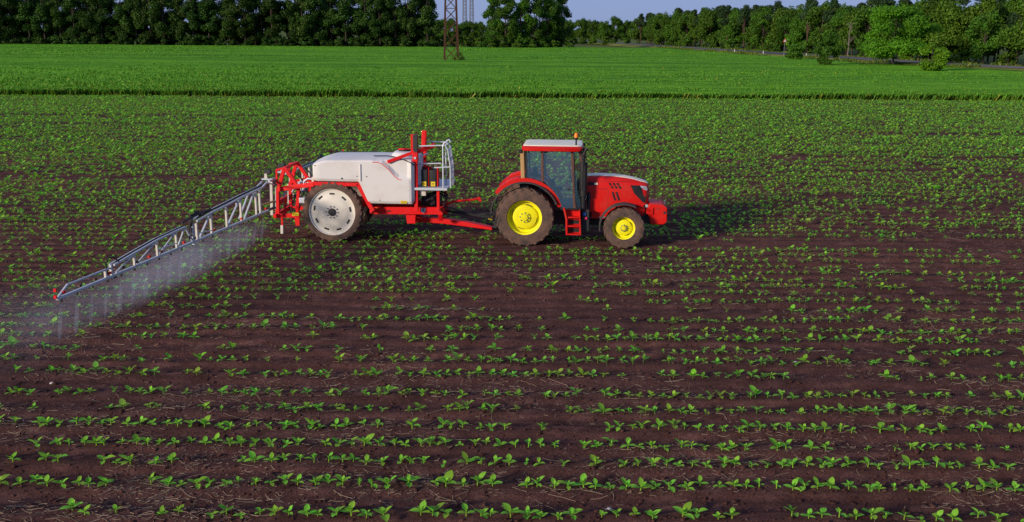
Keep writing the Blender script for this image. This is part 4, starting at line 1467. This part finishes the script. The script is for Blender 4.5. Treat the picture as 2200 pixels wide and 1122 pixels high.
sp(MB().tube([(-6.08, -.72, 1.78), (-6.3, -.72, 1.80), (-6.42, -.7, 1.72), (-6.45, -.7, 1.55)], .03, 8), 'suction_pipe', 'galvanised', rear, smooth=True)
sp(MB().box(-6.18, -6.10, -.78, -.66, 1.70, 1.86), 'filter', 'pale_post', rear, bevel=.02)


# booms: a truss wing on either side, swept back a little
def make_boom(side):
    """u runs out from the centre frame; built in the sprayer's frame."""
    base = Vector((-7.235, side * 1.50, 1.0))
    tip = Vector((-8.23, side * 10.89, 1.0))
    d = (tip - base)
    L = d.length
    d.normalize()
    n = Vector((0, 0, 1)).cross(d).normalized()

    def P(u, z, v=0.0):
        return base + d * u + n * v + Vector((0, 0, z))
    U1, U2 = 4.27, 7.66

    def top(u):
        return float(np.interp(u, [0, .6, 1.65, 2.45, 3.3, 4.05, 4.35, 4.6, 5.8, 6.75, 7.5, 7.7, L - .35], [.72, .70, .64, .585, .535, .46, .36, .43, .38, .29, .21, .18, .19]))
    m = MB()
    for a, b in ((0, U1), (U1, U2), (U2, L)):
        m.bar(P(a + .01, 0), P(b - .01, 0), .055, .05)
    us = [.35, 1.65, 2.45, 3.3, 4.05]
    for a, b in zip(us[:-1], us[1:]):
        m.bar(P(a, top(a)), P(b, top(b)), .04, .045)
        m.bar(P(a, top(a), .16 * side), P(b, top(b), .16 * side), .04, .045)
    m.bar(P(.02, top(.3) + .10), P(.36, top(.35)), .04, .045)
    m.bar(P(.02, top(.3) + .10, .16 * side), P(.36, top(.35), .16 * side), .04, .045)
    us = [4.62, 5.8, 6.75, U2 - .12]
    for a, b in zip(us[:-1], us[1:]):
        m.bar(P(a, top(a)), P(b, top(b)), .038, .042)
        m.bar(P(a, top(a), .11 * side), P(b, top(b), .11 * side), .034, .04)
    m.bar(P(4.34, .05), P(4.62, top(4.62)), .04, .045)
    m.bar(P(U2 + .04, top(U2 + .1)), P(L - .34, top(L - .35)), .032, .036)
    m.bar(P(L - .35, top(L - .35)), P(L, 0), .036, .04)
    wing = sp(m, 'boom_wing', 'galvanised', bevel=.005)
    for u in (.56, .80, 1.72, 2.54, 3.36, 4.09):
        sp(MB().bar(P(u, .03), P(u, top(u) - .03), .085 if u < 1 else .07, .05), 'post', 'pale_post', wing, bevel=.005)
    for u in (4.30, 5.05, 5.88, 6.80, 7.86):
        sp(MB().bar(P(u, .03), P(u, top(u) - .02), .055, .045), 'post', 'pale_post', wing, bevel=.005)
    for a, b in ((1.55, .90), (2.5, 1.78), (3.95, 3.42)):
        sp(MB().bar(P(a, .05), P(b, top(b) - .04), .045, .045), 'diagonal', 'galvanised', wing)
    sp(MB().bar(P(1.62, .05, .12 * side), P(.97, top(.97) - .04, .12 * side), .04, .04), 'diagonal', 'galvanised', wing)
    for a, b in ((5.0, 4.66), (5.82, 5.1), (6.72, 5.95), (7.5, 6.85)):
        sp(MB().bar(P(a, .04), P(b, top(b) - .03), .03, .03), 'diagonal', 'galvanised', wing)
    sp(MB().tube([P(3.38, .10), P(4.10, .16)], .014, 6), 'stay_rod', 'galvanised', wing)
    sp(MB().tube([P(5.06, .14), P(5.86, .16)], .012, 6), 'stay_rod', 'galvanised', wing)
    # dark feed hose along the top chord
    sp(MB().tube([P(u, top(u) + .03, .08 * side) for u in np.linspace(.1, 3.9, 10)], .024, 6), 'hose', 'black_plastic', wing, smooth=True)
    sp(MB().tube([P(u, top(u) + .025, .055 * side) for u in np.linspace(4.65, 7.4, 8)], .016, 6), 'hose', 'black_plastic', wing, smooth=True)
    # hinge cylinders and looped hoses
    sp(MB().tube([P(3.35, top(3.35) + .10), P(4.12, .62)], .032, 8), 'hinge_cylinder', 'black_plastic', wing)
    sp(MB().tube([P(3.9, .64), P(4.75, .56)], .026, 8), 'hinge_cylinder', 'dark_metal', wing)
    for k in range(3):
        sp(MB().tube([P(3.8 + .05 * k, .56), P(3.98, .72 - .05 * k), P(4.2 + .08 * k, .66), P(4.3 + .05 * k, .42), P(4.26 + .1 * k, .22), P(4.45, .10)], .018, 7), 'hose', 'black_plastic', wing, smooth=True)
    sp(MB().tube([P(7.36, .24), P(7.54, .38), P(7.72, .40), P(7.82, .28), P(7.8, .1), P(7.65, -.06), P(7.5, -.05)], .016, 7), 'hose', 'black_plastic', wing, smooth=True)
    sp(MB().bar(P(U1, -.07), P(U1, .44), .07, .06), 'hinge', 'galvanised', wing)
    sp(MB().bar(P(U2, -.05), P(U2, .24), .06, .05), 'hinge', 'galvanised', wing)
    # links to the centre frame
    hub_ = Vector((-7.30, side * .78, 1.0))
    sp(MB().bar(hub_ + Vector((0, 0, -.04)), P(.04, 0), .055, .055), 'boom_link', 'dark_metal', wing)
    sp(MB().bar(hub_ + Vector((0, 0, .14)), P(.5, .22), .045, .045), 'boom_link', 'sunlit_trim', wing)
    sp(MB().bar(hub_ + Vector((0, 0, .62)), P(.05, top(.3) + .08), .035, .035), 'boom_link', 'galvanised', wing)
    # nozzles
    k = 0
    u = .25
    NZ = []
    while u < L:
        nz = sp(MB().tube([P(u, .03, -.05), P(u, -.11, -.05)], .022, 7), 'nozzle', 'dark_metal', wing)
        sp(MB().box(0, 0, 0, 0, 0, 0).__class__().bar(P(u - .035, .09, .02), P(u + .035, .09, .02), .045, .05), 'nozzle_valve', 'pillar_brown' if k % 3 else 'red', wing)
        NZ.append(P(u, -.11, -.05))
        u += .5
        k += 1
    # end marker
    sp(MB().bar(P(L + .02, .15), P(L + .02, .21), .04, .05), 'end_marker', 'red_sprayer', wing)
    sp(MB().bar(P(L + .03, .02), P(L + .03, .08), .04, .05), 'end_marker', 'red_sprayer', wing)
    return NZ


NZ = {s: make_boom(s) for s in (-1, 1)}

# ------------------------------------------------------------------ spray
def to_world(p):
    return O + EX * p.x + EY * p.y + Vector((0, 0, p.z))


def spray_mat(name, dens, noise=True):
    m, nt, p, out = new_mat(name)
    nt.nodes.remove(p)
    v = nt.nodes.new('ShaderNodeVolumePrincipled')
    v.inputs['Color'].default_value = (0.80, 0.87, 1.0, 1)
    v.inputs['Density'].default_value = dens
    nt.links.new(v.outputs[0], out.inputs['Volume'])
    return m


spray_mat('spray_jet', 1.5, False)


def mist_mat(name, dens):
    """Density thins out smoothly towards every side of the body of mist."""
    m, nt, p, out = new_mat(name)
    nt.nodes.remove(p)
    L = nt.links.new

    def math_(op, a, b=None):
        n = nt.nodes.new('ShaderNodeMath')
        n.operation = op
        for k_, v_ in enumerate((a, b)):
            if v_ is None:
                continue
            if isinstance(v_, (int, float)):
                n.inputs[k_].default_value = v_
            else:
                L(v_, n.inputs[k_])
        return n.outputs[0]
    tc = nt.nodes.new('ShaderNodeTexCoord')
    ln = nt.nodes.new('ShaderNodeVectorMath')
    ln.operation = 'DOT_PRODUCT'
    L(tc.outputs['Object'], ln.inputs[0])
    L(tc.outputs['Object'], ln.inputs[1])
    fall = math_('MAXIMUM', math_('SUBTRACT', 1.0, ln.outputs['Value']), 0.0)
    n = nt.nodes.new('ShaderNodeTexNoise')
    geo = nt.nodes.new('ShaderNodeNewGeometry')
    n.inputs['Scale'].default_value = 1.1
    n.inputs['Detail'].default_value = 3
    L(geo.outputs['Position'], n.inputs['Vector'])
    nz_ = math_('MAXIMUM', math_('SUBTRACT', math_('MULTIPLY', n.outputs[0], 2.4), 0.45), 0.05)
    v = nt.nodes.new('ShaderNodeVolumePrincipled')
    v.inputs['Color'].default_value = (0.74, 0.83, 1.0, 1)
    L(math_('MULTIPLY', math_('MULTIPLY', math_('POWER', fall, 1.2), nz_), dens), v.inputs['Density'])
    L(v.outputs[0], out.inputs['Volume'])


for s in (-1, 1):
    m = MB()
    for i, p in enumerate(NZ[s]):
        w = to_world(p)
        k = random.uniform(.8, 1.25)
        rings = []
        for t, rr_ in ((0, .010), (.2, .028), (.5, .045), (.8, .042), (1.0, .008)):
            r_ = rr_ * k
            c = w + Vector((-.14 * t, .02 * t, -.86 * t * (.7 + .3 * k)))
            c.z = max(c.z, .06)
            rings.append([(c.x + r_ * math.cos(b), c.y + r_ * math.sin(b), c.z) for b in np.linspace(0, 2 * math.pi, 11)[:-1]])
        m.loft(rings)
    o = m.build('spray_jets', 'spray_jet')
    tag(o, 'fine pale spray falling in jets from the %s boom' % ('near' if s < 0 else 'far'), 'spray', kind='stuff')


def mist(name, c, size, rz, dens, label):
    """Closed ellipsoid of drifting droplets."""
    mist_mat(name, dens)
    bmx = bmesh.new()
    bmesh.ops.create_icosphere(bmx, subdivisions=3, radius=1.0)
    me = bpy.data.meshes.new(name)
    bmx.to_mesh(me)
    bmx.free()
    me.materials.append(MATS[name])
    o = bpy.data.objects.new(name, me)
    COL.objects.link(o)
    o.location = c
    o.scale = size
    o.rotation_euler = (0, 0, rz)
    tag(o, label, 'spray', kind='stuff')
    return o


A, B = to_world(NZ[-1][0]), to_world(NZ[-1][-1])
dirb = (B - A).normalized()
rzb = math.atan2(dirb.y, dirb.x)
mid_ = A.lerp(B, .52)
mist('spray_mist', (mid_.x - .25, mid_.y, .50), (5.9, .70, .62), rzb, .32, 'pale bluish spray mist hanging low under the near boom')
tipc = A.lerp(B, .98)
mist('drifting_mist', (tipc.x - .7, tipc.y - .3, .5), (3.0, 1.5, .75), rzb + .2, .05, 'thin mist drifting away around the tip of the near boom')

# ------------------------------------------------------------------ crop: sunflower seedlings
def leaf_geom(l, w, n, az, elev, curl, fold, z0, off):
    """Leaf blade as a folded strip with n cross rows between base and tip: verts, tris."""
    ts = np.linspace(0, 1, n + 2)
    ca, sa = math.cos(az), math.sin(az)
    V, F = [], []
    x = off
    z = z0
    pts = []
    step = l / (n + 1)
    e = elev
    for i, t in enumerate(ts):
        pts.append((x, z))
        x += math.cos(e) * step
        z += math.sin(e) * step
        e -= curl / (n + 1)
    rows = []
    for i, t in enumerate(ts):
        wid = w * 0.5 * (math.sin(math.pi * min(1, t ** 0.8 * 1.0)) ** 0.8) if 0 < t < 1 else 0
        x, z = pts[i]
        if wid == 0:
            rows.append([len(V)])
            V.append((x * ca, x * sa, z))
        else:
            lift = wid * fold
            rows.append([len(V), len(V) + 1, len(V) + 2])
            V += [(x * ca - wid * sa, x * sa + wid * ca, z + lift), (x * ca, x * sa, z), (x * ca + wid * sa, x * sa - wid * ca, z + lift)]
    for i in range(len(rows) - 1):
        a, b = rows[i], rows[i + 1]
        if len(a) == 1:
            F += [(a[0], b[1], b[0]), (a[0], b[2], b[1])]
        elif len(b) == 1:
            F += [(a[0], a[1], b[0]), (a[1], a[2], b[0])]
        else:
            F += [(a[0], a[1], b[1]), (a[0], b[1], b[0]), (a[1], a[2], b[2]), (a[1], b[2], b[1])]
    return V, F


def plant_spec(r):
    """Leaves of one seedling: two or three opposite pairs plus a small heart."""
    spec = []
    a0 = r.uniform(0, 6.28)
    z = r.uniform(.028, .046)
    l0 = r.uniform(.10, .125)
    # lower pair spreads and droops, upper pair stands up, sometimes a third young pair
    for k, (el, cu, f_) in enumerate(((r.uniform(.12, .34), r.uniform(.3, .7), 1.05), (r.uniform(.48, .85), r.uniform(.2, .6), 1.08), (r.uniform(.8, 1.1), r.uniform(.1, .5), .55))):
        if k == 2 and r.random() < .45:
            continue
        for s_ in (0, 1):
            l = l0 * f_ * r.uniform(.8, 1.15)
            if r.random() < .06:
                continue
            spec.append((l, l * r.uniform(.52, .68), a0 + k * 1.57 + s_ * math.pi + r.uniform(-.35, .35), el + r.uniform(-.15, .15), cu, r.uniform(.15, .45), z + .012 * k, .006))
    spec.append((.04, .02, r.uniform(0, 6.28), 1.2, .4, .4, z + .03, .0))
    return spec, z


NSPEC = 22
rs = random.Random(77)
SPECS = [plant_spec(rs) for _ in range(NSPEC)]


def plant_arrays(spec, z, n):
    V, F, T = [], [], []
    for i, (l, w, az, el, cu, fo, z0, off) in enumerate(spec):
        v, f = leaf_geom(l, w, n, az, el, cu, fo, z0, off)
        o = len(V)
        V += v
        F += [tuple(j + o for j in q) for q in f]
        c = 1.0 + .25 * math.sin(i * 2.3)
        T += [c] * len(v)
    o = len(V)      # stem
    V += [(-.006, -.004, -.02), (.006, -.004, -.02), (0, .007, -.02), (-.004, -.003, z + .03), (.004, -.003, z + .03), (0, .005, z + .03)]
    F += [(o, o + 1, o + 4), (o, o + 4, o + 3), (o + 1, o + 2, o + 5), (o + 1, o + 5, o + 4), (o + 2, o, o + 3), (o + 2, o + 3, o + 5)]
    T += [.8] * 6
    return np.array(V), np.array(F), np.array(T)


# prototypes with parts for the nearest plants
PROTO = []
for spec, z in SPECS:
    root = empty('sunflower_seedling', (0, 0, -50))
    for (l, w, az, el, cu, fo, z0, off) in spec:
        v, f = leaf_geom(l, w, 5, az, el, cu, fo, z0, off)
        np_mesh('leaf', np.array(v), np.array(f), 'seedling_leaf', np.full((len(v), 3), rs.uniform(.85, 1.2)) * np.array([rs.uniform(.8, 1.3), 1, 1]), root, smooth=True)
    MB().tube([(0, 0, -.03), (.003, .002, z * .6), (0, 0, z + .03)], .007, 6, .005).build('stem', 'seedling_leaf', root)
    st_ = root.children[-1]
    at = st_.data.attributes.new('tint', 'FLOAT_COLOR', 'POINT')
    at.data.foreach_set('color', np.tile([1.3, 1.0, 1.0, 1.0], len(st_.data.vertices)))
    PROTO.append(root)

# where plants stand
PX, PY, PS, PA, PK, PT = [], [], [], [], [], []
rp = np.random.default_rng(5)
# bare strips (row y, from x, to x)
BARE = [(20.1, -1.8, 6.0, .3), (20.86, -3.0, 3.0, .5), (20.1, -30, 30, .75), (26.9, 3.6, 60, .05), (27.6, 3.6, 60, .35), (33.0, -60, -6, .45), (46.5, 12, 60, .12), (41.5, 14, 60, .3),
        (38.6, -40, -10, .3), (53.0, -60, -8, .2), (60.5, -60, -20, .25), (66.5, -60, -5, .3), (57.5, 20, 34, .3)]
for i, yr in enumerate(ROWS):
    half = yr * 0.555 + 2.5
    step_ = 0.20 if yr < 30 else 0.185
    n = int(2 * half / step_)
    x = -half + np.arange(n) * step_ + rp.normal(0, .028, n)
    occ = vnoise(x * 0.9 + i * 17.3, np.full(n, i * 3.7), 21) * .66 + .08 + vnoise(x * .22, np.full(n, yr * .35), 22) * .38
    thr = .50 if yr < 23.5 else (.50 if yr < 30 else (.43 if yr < 46 else .26))
    keep = rp.random(n) < np.clip(.28 + (occ - thr + .13) * 2.4, .10, .94)
    dens = np.ones(n)
    for (by, x0, x1, k) in BARE:
        if abs(yr - by) < .45:
            inside = (x > x0 + rp.normal(0, .4)) & (x < x1)
            dens[inside] = np.minimum(dens[inside], k)
    keep &= rp.random(n) < dens
    x = x[keep]
    m_ = len(x)
    y = yr + rp.normal(0, .03 if yr < 30 else .06, m_)
    sz = 1.14 * rp.uniform(.66, 1.15, m_) * (.88 + .24 * vnoise(x * .5 + i * 9.1, np.full(m_, i * 1.9), 23))
    sz *= float(np.interp(yr, [24, 50], [1.0, 1.48]))
    PX.append(x); PY.append(y); PS.append(sz)
PX, PY, PS = map(np.concatenate, (PX, PY, PS))
N = len(PX)
PA = rp.uniform(0, 2 * np.pi, N)
PK = rp.integers(0, NSPEC, N)
PZ = soil_h(PX, PY)
PT = np.stack([rp.uniform(.70, 1.30, N), rp.uniform(.82, 1.18, N), rp.uniform(.8, 1.5, N)], 1)
# keep clear of the wheels
lx = (PX - O.x) * EX.x + (PY - O.y) * EX.y
ly = (PX - O.x) * EY.x + (PY - O.y) * EY.y
under = ((np.abs(np.abs(ly) - .78) < .24) & (lx > -9) & (lx < 3.4) & (rp.random(N) < .93))
ok = ~under
PX, PY, PS, PA, PK, PZ, PT = (a[ok] for a in (PX, PY, PS, PA, PK, PZ, PT))
N = len(PX)

# the 300 that show largest: the nearest ones in view
sxp = 1100 + 2050 * PX / (PY * .972 + 1.4)
inview = (sxp > 5) & (sxp < 2195) & (PY > 10.8)
near = np.where(inview)[0]
near = near[np.argsort(PY[near])][:300]
near = near[np.lexsort((PX[near], np.argmin(np.abs(ROWS_A[None] - PY[near][:, None]), 1)))]
is_near = np.zeros(N, bool)
is_near[near] = True
ORD = ['nearest', 'second', 'third', 'fourth', 'fifth', 'sixth', 'seventh', 'eighth', 'ninth', 'tenth', 'eleventh', 'twelfth']
row_ids = {}
first = set()
for j in near:
    ri_ = int(np.argmin(np.abs(ROWS_A - PY[j])))
    row_ids.setdefault(ri_, len(row_ids))
for j in near:
    k = int(PK[j])
    proto = PROTO[k]
    if k not in first:
        first.add(k)
        o = proto
    else:
        o = proto.copy()
        COL.objects.link(o)
        for c in proto.children:
            d = c.copy()
            COL.objects.link(d)
            d.parent = o
    o.location = (PX[j], PY[j], PZ[j])
    o.rotation_euler = (rs.uniform(-.12, .12), rs.uniform(-.12, .12), PA[j])
    o.scale = (PS[j],) * 3
    w = ORD[row_ids[int(np.argmin(np.abs(ROWS_A - PY[j])))]]
    tag(o, '%s young sunflower plant from the left in the %s crop row above the bottom edge' % (num('row' + w), w), 'seedling', 'seedlings of the nearest crop rows')
for k, root in enumerate(PROTO):
    if k not in first:
        for c in list(root.children):
            bpy.data.objects.remove(c)
        bpy.data.objects.remove(root)

# the remaining thousands as one object
parts = []
for k, (spec, z) in enumerate(SPECS):
    for lo, hi, n in ((0, 20, 3), (20, 40, 2), (40, 200, 1)):
        sel = np.where((PK == k) & ~is_near & (PY >= lo) & (PY < hi))[0]
        if not len(sel):
            continue
        v, f, t = plant_arrays(spec if n > 1 else spec[:6], z, n)
        if n == 1:
            f, v, t = f[:-6], v[:-6], t[:-6]
        c, s = np.cos(PA[sel]), np.sin(PA[sel])
        q = PS[sel] * (1.0 if n > 1 else 1.06)
        X = (v[None, :, 0] * c[:, None] - v[None, :, 1] * s[:, None]) * q[:, None] + PX[sel][:, None]
        Y = (v[None, :, 0] * s[:, None] + v[None, :, 1] * c[:, None]) * q[:, None] + PY[sel][:, None]
        Z = v[None, :, 2] * q[:, None] + PZ[sel][:, None]
        VV = np.stack([X, Y, Z], 2).reshape(-1, 3)
        FF = (f[None] + (np.arange(len(sel)) * len(v))[:, None, None]).reshape(-1, 3)
        TT = (t[None, :, None] * PT[sel][:, None, :]).reshape(-1, 3)
        parts.append((VV, FF, TT))
v, f, t = merge(parts)
rest = np_mesh('sunflower_crop', v, f, 'seedling_leaf', t)
tag(rest, 'thousands of young sunflower plants covering the field beyond the nearest rows', 'crop', kind='stuff')
print('plants', N, 'crop tris', len(f))

# ------------------------------------------------------------------ straw, clods, pale stones
ns = 26000
yy = 8.5 + 45 * rp.random(ns * 3) ** 1.7
xx = (rp.random(ns * 3) * 2 - 1) * (yy * .56 + 1)
kp = vnoise(xx * .45, yy * 1.1, 31) * .6 + vnoise(xx * .12 + 9, yy * .3, 32) * .4
kk = rp.random(ns * 3) < np.clip((kp - .38) * 3.0, .05, 1) ** 1.8
xx, yy = xx[kk][:ns], yy[kk][:ns]
# a few raked heaps
for hx, hy, c in ((-2.3, 20.4, 160), (-1.2, 20.2, 140), (8.3, 15.8, 90), (6.3, 11.6, 70), (-4.6, 11.7, 70), (-7.8, 15.9, 60), (4.6, 20.8, 60), (-.6, 12.2, 60), (-3.9, 11.0, 60)):
    xx = np.concatenate([xx, hx + rp.normal(0, .42, c)])
    yy = np.concatenate([yy, hy + rp.normal(0, .13, c)])
n = len(xx)
L = np.minimum(np.where(rp.random(n) < .55, rp.uniform(.02, .07, n), rp.lognormal(-2.2, .6, n)), .42)
ang = rp.normal(0, .55, n) + (rp.random(n) < .12) * rp.uniform(0, 3, n)
wd = rp.uniform(.0018, .0042, n)
bend = rp.normal(0, .12, n)
ux, uy = np.cos(ang), np.sin(ang)
zt = rp.uniform(0.002, .010, n)
V = np.empty((n, 9, 3))
for i, tt in enumerate((-.5, 0., .5)):
    cx = xx + ux * L * tt - uy * L * bend * (1 if tt == 0 else 0)
    cy = yy + uy * L * tt + ux * L * bend * (1 if tt == 0 else 0)
    cz = soil_h(cx, cy) + zt + np.abs(rp.normal(0, .012, n)) * (tt == .5)
    V[:, i * 3] = np.stack([cx - uy * wd, cy + ux * wd, cz], 1)
    V[:, i * 3 + 1] = np.stack([cx + uy * wd, cy - ux * wd, cz], 1)
    V[:, i * 3 + 2] = np.stack([cx, cy, cz + wd * 1.4], 1)
fl = []
for i in (0, 3):
    fl += [(i, i + 2, i + 5, i + 3), (i + 2, i + 1, i + 4, i + 5), (i + 1, i, i + 3, i + 4)]
FF = (np.array(fl)[None] + (np.arange(n) * 9)[:, None, None]).reshape(-1, 4)
tone = rp.uniform(.25, 1.0, (n, 1)) ** 1.3
col = np.array([[.34, .24, .165]]) * tone + rp.uniform(0, .03, (n, 1))
tag(np_mesh('straw_litter', V.reshape(-1, 3), FF, 'straw', np.repeat(col, 9, 0)), 'dry pale straw and stalk pieces scattered over the dark soil', 'straw', kind='stuff')

# clods
nc = 20000
yy = 8.5 + 34 * rp.random(nc) ** 1.6
xx = (rp.random(nc) * 2 - 1) * (yy * .56 + 1)
sz = np.minimum(.010 * (1 - rp.random(nc)) ** -.45, .034)
bmx = bmesh.new()
bmesh.ops.create_icosphere(bmx, subdivisions=1, radius=1)
iv = np.array([v_.co[:] for v_ in bmx.verts])
bmx.verts.ensure_lookup_table()
fi2 = np.array([[v_.index for v_ in f_.verts] for f_ in bmx.faces])
bmx.free()
V = iv[None] * rp.uniform(.45, 1.5, (nc, len(iv), 1)) * sz[:, None, None] * np.stack([rp.uniform(.8, 1.6, nc), rp.uniform(.8, 1.2, nc), rp.uniform(.5, .9, nc)], 1)[:, None, :]
V[..., 0] += xx[:, None]
V[..., 1] += yy[:, None]
V[..., 2] += (soil_h(xx, yy) + sz * .2)[:, None]
FF = (fi2[None] + (np.arange(nc) * len(iv))[:, None, None]).reshape(-1, 3)
tag(np_mesh('soil_clods', V.reshape(-1, 3), FF, 'soil'), 'small dark crumbs and clods of soil lying between the rows', 'soil clods', kind='stuff')

# a few pale stones that stand out
for (x, y, s, lb) in ((1.27, 11.25, .035, 'single white stone lying between the nearest rows'), (-7.95, 15.55, .03, 'long pale stone near the left edge below the mist'),
                      (5.3, 16.9, .04, 'small pale stone on bare soil below the tractor front'), (2.2, 10.75, .03, 'smallest white pebble near the bottom row'),
                      (-9.6, 33.0, .09, 'white stone among the seedlings behind the boom')):
    bmx = bmesh.new()
    bmesh.ops.create_icosphere(bmx, subdivisions=2, radius=1)
    rq = random.Random(int(x * 100))
    for v_ in bmx.verts:
        v_.co = v_.co * rq.uniform(.85, 1.15)
        v_.co.x *= 1.5
        v_.co.z *= .7
        v_.co *= s
    me = bpy.data.meshes.new('stone')
    bmx.to_mesh(me)
    bmx.free()
    me.shade_smooth()
    me.materials.append(MATS['stone'])
    o = bpy.data.objects.new('stone', me)
    o.location = (x, y, float(soil_h(x, y)) + s * .3)
    o.rotation_euler = (0, 0, rq.uniform(-.5, .5))
    COL.objects.link(o)
    tag(o, lb, 'stone', 'pale stones on the soil')
